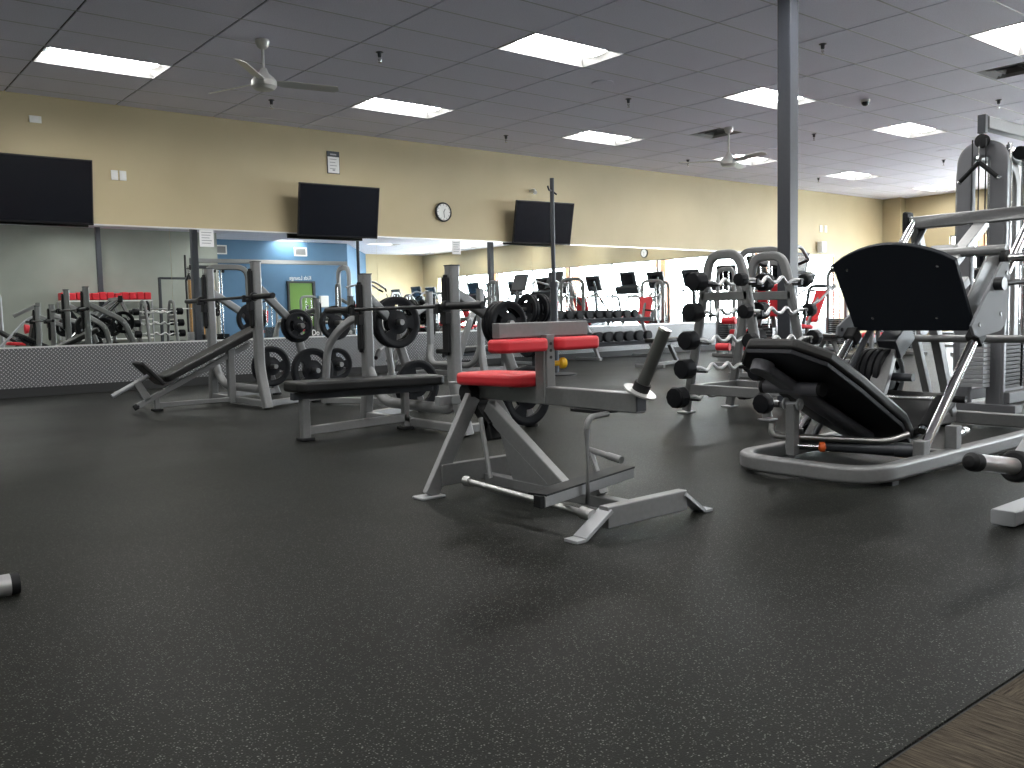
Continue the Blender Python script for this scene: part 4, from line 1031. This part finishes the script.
SEL = [(k0, 13.3, 9.6, 160, 'red padded press machine near the mirror behind the column'),
       (k2, 9.6, 6.6, 200, 'red padded row machine just behind the barbell rack arches'),
       (k1, 16.4, 8.6, 10, 'machine with red rollers beyond the chest press, near the windows'),
       (k0, 15.3, 6.3, 0, 'red padded press machine between leg press and windows'),
       (k1, 15.6, 2.6, -5, 'machine with red roller pads, middle of the room, seen in mirror'),
       (k2, 15.4, .4, 0, 'red padded row machine beside the charcoal column in the mirror'),
       (k0, 15.5, -1.6, 5, 'red padded press machine in front of the blue wall, right side'),
       (k1, 12.9, -3.0, 95, 'machine with red seat in front of the green door'),
       (k2, 11.6, -3.2, 90, 'red padded row machine left of the green door in the mirror'),
       (k0, 13.9, .2, 60, 'red padded press machine in the middle of the mirror reflection'),
       (k1, 17.3, -4.2, 80, 'machine with red rollers by the yellow wall'),
       (k0, 17.4, -.2, 180, 'red padded press machine facing the windows, seen in mirror')]
for s, x, y, a, l in SEL: dup(s, (x, y, 0), R(a), l)

# ------------------------------------------------------------------ cable crossover at right
o = (7.4, 3.05, 0)
cc = thing('cable_crossover', 'tall grey cable machine with twin towers and overhead beam, far right', 'exercise machine', o)
b = B(); b.sweep(fillet([(7.28, 3.22, .02), (7.28, 3.22, 2.04), (7.28, 2.97, 2.04), (7.28, 2.97, .02)], .12, 8), rrect(.13, .075, .025), up=(1, 0, 0)); b.build('arched_tower', 'tower', cc)
b = B(); b.sweep(fillet([(7.45, 3.32, .3), (7.45, 3.32, 2.08), (8.45, 3.32, 2.08), (8.45, 3.32, .02)], .28, 8), rrect(.13, .075, .025), up=(0, 1, 0)); b.build('wide_arch', 'frame', cc)
for y_ in (3.25, 2.90):
    b = B(); b.beam((7.28, y_, .11), (8.5, y_, .11), .07, .09); b.build('lower_beam', 'tower', cc, bevel=.006)
b = B(); b.beam((7.25, 3.08, 2.235), (11.2, 3.08, 2.235), .08, .10); b.build('overhead_beam', 'frame', cc, bevel=.008)
b = B(); b.beam((7.3, 3.1, 2.09), (8.45, 3.25, 2.07), .06, .07); b.build('tower_tie', 'frame_dark', cc, bevel=.004)
for k, X_ in enumerate((7.55, 7.87)):
    b = B()
    for j in range(12): b.bx(X_-.14, X_+.14, 2.95, 3.15, .17+j*.031, .17+j*.031+.027)
    b.build('weight_stack', 'iron', cc, bevel=.002)
    b = B(); b.cyl((X_, 3.0, .3), (X_, 3.0, 2.1), .012, n=10); b.cyl((X_, 3.16, .3), (X_, 3.16, 2.1), .012, n=10); b.build('guide_rods', 'chrome', cc)
b = B()
for j in range(12): b.bx(7.08, 7.20, 2.98, 3.16, .2+j*.034, .2+j*.034+.03)
b.build('pale_weight_stack', 'frame_light', cc, bevel=.002)
b = B()
for (x, y) in ((7.15, 3.02), (7.15, 3.07), (7.15, 3.12), (7.5, 3.0), (7.6, 3.05), (7.8, 3.0), (7.9, 3.05)): b.cyl((x, y, .5), (x, y, 2.1), .005, n=6)
b.build('cables', 'blackmetal', cc)
for (x, y, z) in ((7.6, 2.95, 2.02), (7.8, 2.95, 2.02), (8.0, 2.95, 2.02), (7.20, 3.07, 2.09)):
    b = B(); b.lathe((x-.02, y, z), (1, 0, 0), [(.035, 0), (.052, .004), (.042, .02), (.052, .036), (.035, .04)], 20)
    b.build('pulley', 'black', cc)
b = B(); b.bx(7.19, 7.24, 3.045, 3.105, 2.15, 2.29); b.build('pulley_bracket', 'frame_dark', cc, bevel=.004)
t = thing('pull_handle', 'v-shaped black pull handle hanging from the cable machine', 'handle', (7.15, 3.07, 1.925))
MB().tube([(0, 0, .12), (0, 0, .03)], .006).build('snap_link', 'chrome', t)
MB().lathe((0, -.01, .02), (0, 1, 0), [(.012, 0), (.03, .003), (.03, .017), (.012, .02)], 16).build('swivel', 'chrome', t)
m = MB(); m.tube([(0, .14, -.13), (0, 0, 0), (0, -.14, -.13)], .017, fl=.02); m.build('handle_bar', 'black', t)
m = MB(); m.cyl((0, .14, -.13), (0, .15, -.14), .02); m.build('end_cap', 'chrome', t)
m = MB(); m.cyl((0, -.14, -.13), (0, -.15, -.14), .02); m.build('end_cap', 'chrome', t)
# right tower
b = B(); b.sweep(fillet([(11.1, 3.36, .02), (11.1, 3.36, 2.12), (11.1, 2.80, 2.12), (11.1, 2.80, .02)], .22, 8), rrect(.13, .08, .025), up=(1, 0, 0)); b.beam((11.1, 3.08, 2.12), (11.1, 3.08, 2.2), .08, .08, up=(0, 1, 0)); b.build('far_tower', 'frame_light', cc)
b = B()
for j in range(15): b.bx(10.95, 11.2, 2.93, 3.23, .2+j*.04, .2+j*.04+.035)
b.bx(10.9, 11.3, 2.7, 3.45, 0, .05)
b.build('far_weight_stack', 'blackmetal', cc)
for X_ in (7.28, 8.45):
    b = B(); b.beam((X_, 3.4, .03), (X_, 2.8, .03), .12, .06); b.build('floor_foot', 'tower', cc)

# ------------------------------------------------------------------ plate loaded machine at the right edge (its peg and foot reach into view)
o = (3.95, 1.2, 0)
t = thing('plate_loaded_machine', 'silver plate-loaded machine at the right edge, only its foot and peg in view', 'exercise machine', o)
b = B(); b.beam((3.52, 1.40, .035), (4.6, 1.40, .035), .09, .06, c=.008); b.build('floor_foot', 'frame_light', t, bevel=.003)
b = B(); b.beam((3.6, .75, .035), (4.6, .75, .035), .09, .06); b.beam((4.4, .75, .05), (4.4, 1.42, .05), .08, .07); b.build('base', 'frame', t, bevel=.003)
pa, pb = V((3.13, 1.342, .305)), V((3.38, 1.31, .262))
b = B(); b.cyl(pa, pb+(pb-pa)*.15, .03, n=24); pg = b.build('weight_peg', 'silver', t)
B().lathe(pa, pa-pb, [(.033, -.02), (.034, 0), (.032, .018), (.02, .032), (.004, .036)], 24).build('rubber_cap', 'black', pg)
b = B(); b.cyl(pb-(pb-pa)*.02, pb+(pb-pa)*.15, .058, n=26); b.build('rubber_collar', 'black', pg, bevel=.01)
b = B(); b.sweep(fillet([pb+(pb-pa)*.1, (3.62, 1.28, .42), (4.1, 1.25, .95), (4.4, 1.2, 1.1)], .12), rrect(.07, .05, .015)); b.build('lever_arm', 'frame_light', t)
b = B(); b.beam((4.4, 1.1, .05), (4.4, 1.1, 1.35), .09, .09, up=(0, 1, 0)); b.beam((4.4, 1.1, 1.3), (3.9, 1.1, 1.05), .08, .08); b.build('main_upright', 'frame', t, bevel=.004)
b = B(); b.slab((3.75, 1.0, .48), (4.15, 1.0, .45), .36, .07, corner=.06); b.build('seat', 'red', t, bevel=.02, seg=3)
b = B(); b.slab((4.2, 1.0, .52), (4.32, 1.0, 1.15), .3, .07, corner=.06); b.build('backrest', 'vinyl', t, bevel=.02, seg=3)
b = B(); b.beam((3.95, 1.0, .4), (3.95, 1.0, .05), .07, .07, up=(0, 1, 0)); b.build('seat_post', 'frame', t)
# tube tip at the left edge
o = (-.4, 3.13, 0)
t = thing('abdominal_bench', 'silver tube end with black cap reaching in at the left edge', 'exercise machine', o)
b = B(); b.cyl((-1.1, 3.13, .036), (.485, 3.13, .036), .034, n=20); b.build('floor_tube', 'silver', t)
B().cyl((.485, 3.13, .036), (.51, 3.13, .036), .034, n=20).build('end_cap', 'black', t)
b = B(); b.beam((-1.0, 3.1, .06), (-1.0, 2.2, .06), .06, .06); b.beam((-1.0, 2.6, .06), (-.6, 2.6, .5), .06, .06); b.build('frame', 'frame', t)
b = B(); b.slab((-1.1, 2.6, .5), (-.1, 2.6, .62), .3, .06, corner=.05); b.build('pad', 'vinyl', t, bevel=.02, seg=3)

# ------------------------------------------------------------------ things seen in the mirror behind the viewer
t = thing('storage_rack', 'white frame storage rack along the grey wall, seen in the mirror', 'rack', (7.0, -3.25, 0))
m = MB()
for x in (-1.2, 0, 1.2):
    for y in (-.2, .2): m.beam((x, y, 0), (x, y, 1.5), .04, .04, up=(0, 1, 0))
m.build('posts', 'frame_light', t)
for z in (.4, .95, 1.48): MB().bx(-1.22, 1.22, -.22, .22, z-.02, z+.01).build('shelf', 'white', t)
r0 = None
for k in range(12):
    m = MB((0, 0, 0)) if r0 is None else None
    lab = 'red foam block atop the storage rack, %s from left in the mirror' % ORD[k]
    if r0 is None:
        m.slab((-.09, 0, .21), (.09, 0, .21), .36, .2, corner=.03); r0 = m.build('foam_block', 'redball', bevel=.03, seg=3); r0.location = (7.0-1.11, -3.25, 1.50)
        tag(r0, lab, 'foam block', 'red foam blocks on the storage rack')
    else:
        r = r0.copy(); C.objects.link(r); r.location = (7.0-1.11+k*.201, -3.25+rnd.uniform(-.03, .03), 1.50+rnd.uniform(-.0, .0)); r['label'] = lab; r.scale.z = rnd.uniform(.9, 1.1)
# door, lettering, vents on the blue wall
dd_ = struct(MB((14.1, -5.6, 0)).bx(13.66, 14.54, -5.598, -5.56, 0, 2.1).build('door_1', 'green', bevel=.004))
m = MB((14.1, -5.6, 0)); m.bx(13.58, 13.66, -5.6, -5.53, 0, 2.17).bx(14.54, 14.64, -5.6, -5.53, 0, 2.17).bx(13.66, 14.54, -5.6, -5.53, 2.1, 2.17); m.build('door_frame', 'blackmetal', dd_, loc=(0, 0, 0))
MB((14.1, -5.6, 0)).cyl((14.46, -5.56, 1.0), (14.46, -5.5, 1.0), .025).build('door_handle', 'chrome', dd_, loc=(0, 0, 0))
t = text('wall_lettering', 'Kids Lounge', .2, 'label', (14.53, -5.597, 2.22), (R(90), 0, R(180)), .004)
t.scale.x = .84
tag(t, 'white lettering above the green door on the blue wall, mirrored in the photo', 'lettering')
for x, l in ((14.15, 'white framed wall vent high on the blue wall above the green door'), (11.25, 'white framed wall vent at the left end of the blue wall')):
    t = thing('wall_vent', l, 'vent', (x, -5.6, 3.2), 0, 'blue wall vents')
    m = MB(); m.bx(-.24, .24, 0, .03, .11, .15).bx(-.24, .24, 0, .03, -.15, -.11).bx(-.24, -.2, 0, .03, -.11, .11).bx(.2, .24, 0, .03, -.11, .11); m.build('rim', 'white', t)
    m = MB(); m.bx(-.2, .2, 0, .005, -.11, .11)
    for q in range(5): m.bx(-.2, .2, .005, .02, -.09+q*.042, -.08+q*.042)
    m.build('slats', 'frame', t)
m = MB((9.85, -3.6, 0)); m.bx(9.45, 10.25, -3.6, -3.56, 0, 2.1); m2 = struct(m.build('door_2', 'wood', bevel=.004))
MB((9.85, -3.6, 0)).cyl((9.55, -3.56, 1.0), (9.55, -3.5, 1.0), .025).build('door_handle', 'chrome', m2, loc=(0, 0, 0))
t = thing('wall_dispenser', 'white paper dispenser on the blue wall right of the green door', 'dispenser', (14.95, -5.6, 1.45))
MB().bx(-.16, .16, 0, .15, -.2, .2).build('cover', 'white', t, bevel=.02); MB().bx(-.12, .12, .02, .13, -.22, -.2).build('slot', 'frame', t)
# half rack with a bar seen in the mirror at left
t = thing('half_rack', 'dark half rack with vertical bar seen in the mirror left of the notice', 'rack', (8.4, -1.2, 0))
m = MB()
for x in (-.55, .55):
    m.beam((x, 0, 0), (x, 0, 2.05), .07, .07, up=(0, 1, 0)); m.beam((x, -.5, .04), (x, .6, .04), .07, .07)
m.beam((-.55, 0, 2.03), (.55, 0, 2.03), .06, .06); m.build('frame', 'frame_dark', t, bevel=.004)
MB().cyl((-1.1, .12, 1.2), (1.1, .12, 1.2), .016).build('bar', 'steel', t)
for x in (-.55, .55): MB().bx(x-.03, x+.03, .03, .2, 1.15, 1.185).build('bar_hook', 'black', t)
plate('big', (7.44, -1.08, 1.2), R(90), 'large black plate on the left end of the half rack bar', 'plates on the half rack')
plate('big', (9.36, -1.08, 1.2), R(90), 'large black plate on the right end of the half rack bar', 'plates on the half rack')
t = thing('stretch_post', 'tall black post with a ball and hooks standing by the half rack', 'post', (8.95, -2.3, 0))
MB().cyl((0, 0, 0), (0, 0, 2.75), .03).build('tube', 'blackmetal', t)
MB().lathe((0, 0, 0), (0, 0, 1), [(.25, 0), (.25, .02), (.06, .03)], 20).build('base_disc', 'blackmetal', t)
m = MB(); m.lathe((.2, 0, 2.3), (0, 0, 1), [(.01, 0), (.08, .03), (.1, .1), (.08, .17), (.01, .2)], 16); m.tube([(0, 0, 2.35), (.12, 0, 2.38)], .015); m.build('ball', 'black', t)
t = thing('glute_machine', 'grey machine with black and red pads seen at the mirror left edge', 'exercise machine', (3.75, -1.6, 0))
m = MB(); m.sweep(fillet([(-.45, 0, 0), (-.45, 0, 1.7), (.35, 0, 1.7), (.35, 0, 0)], .2, 6), circ(.035, 10), up=(0, 1, 0)); m.beam((-.5, -.5, .04), (-.5, .7, .04), .07, .07); m.beam((.4, -.5, .04), (.4, .7, .04), .07, .07); m.build('frame', 'frame_light', t)
m = MB()
for j in range(14): m.bx(-.2, .1, -.1, .1, .12+j*.045, .12+j*.045+.04)
m.build('weight_stack', 'frame', t)
MB().slab((-.2, .3, 1.35), (.1, .3, 1.35), .3, .3, corner=.05).build('head_pad', 'vinyl', t, bevel=.03)
MB().slab((-.3, .45, .95), (.1, .45, .95), .3, .1, corner=.05).build('seat', 'red', t, bevel=.03)
MB().slab((.2, .5, .75), (.6, .7, .45), .3, .07, corner=.05).build('leg_pad', 'vinyl', t, bevel=.02)
MB().lathe((.75, .5, .75), (1, 0, 0), [(.03, 0), (.12, .01), (.1, .1), (.02, .16)], 16).build('roller', 'redball', t)

# ------------------------------------------------------------------ light
w = bpy.data.worlds.new('World'); scn.world = w; w.use_nodes = True
nt = w.node_tree; bg = nt.nodes['Background']
bg.inputs[0].default_value = (.95, .98, 1., 1); bg.inputs[1].default_value = 19.
# daylight enters through the windows: portals help sampling only
L = bpy.data.lights.new('window_portal', 'AREA'); L.shape = 'RECTANGLE'; L.size = 2.27; L.size_y = 19.1; L.cycles.is_portal = True
lo = bpy.data.objects.new('window_portal', L); C.objects.link(lo); lo.location = (XR+.3, (y0w+y1w)/2, 1.385); lo.rotation_euler = (0, R(90), 0)

# ------------------------------------------------------------------ camera
yaw, pitch, roll, fpx, Hc = .682, -.079, -.023, 885.484, .8495
fw = V((math.sin(yaw)*math.cos(pitch), math.cos(yaw)*math.cos(pitch), math.sin(pitch)))
r0_ = V((math.cos(yaw), -math.sin(yaw), 0)); u0_ = r0_.cross(fw)
cr_, sr_ = math.cos(roll), math.sin(roll)
r_ = r0_*cr_ + u0_*sr_; u_ = -r0_*sr_ + u0_*cr_
cam = bpy.data.cameras.new('Camera'); co = bpy.data.objects.new('Camera', cam); C.objects.link(co)
Mx = Matrix((r_, u_, -fw)).transposed().to_4x4(); Mx.translation = V((0, 0, Hc)); co.matrix_world = Mx
cam.sensor_width = 36; cam.lens = 36*fpx/1024; cam.clip_start = .05; cam.clip_end = 200
scn.camera = co
vs = scn.view_settings
vs.view_transform = 'Standard'; vs.look = 'None'; vs.gamma = 1.; vs.exposure = 1.36; vs.use_curve_mapping = False
try:
    scn.cycles.use_denoising = True; scn.cycles.max_bounces = 10; scn.cycles.glossy_bounces = 6; scn.cycles.diffuse_bounces = 4; scn.cycles.sample_clamp_indirect = 8
except Exception: pass
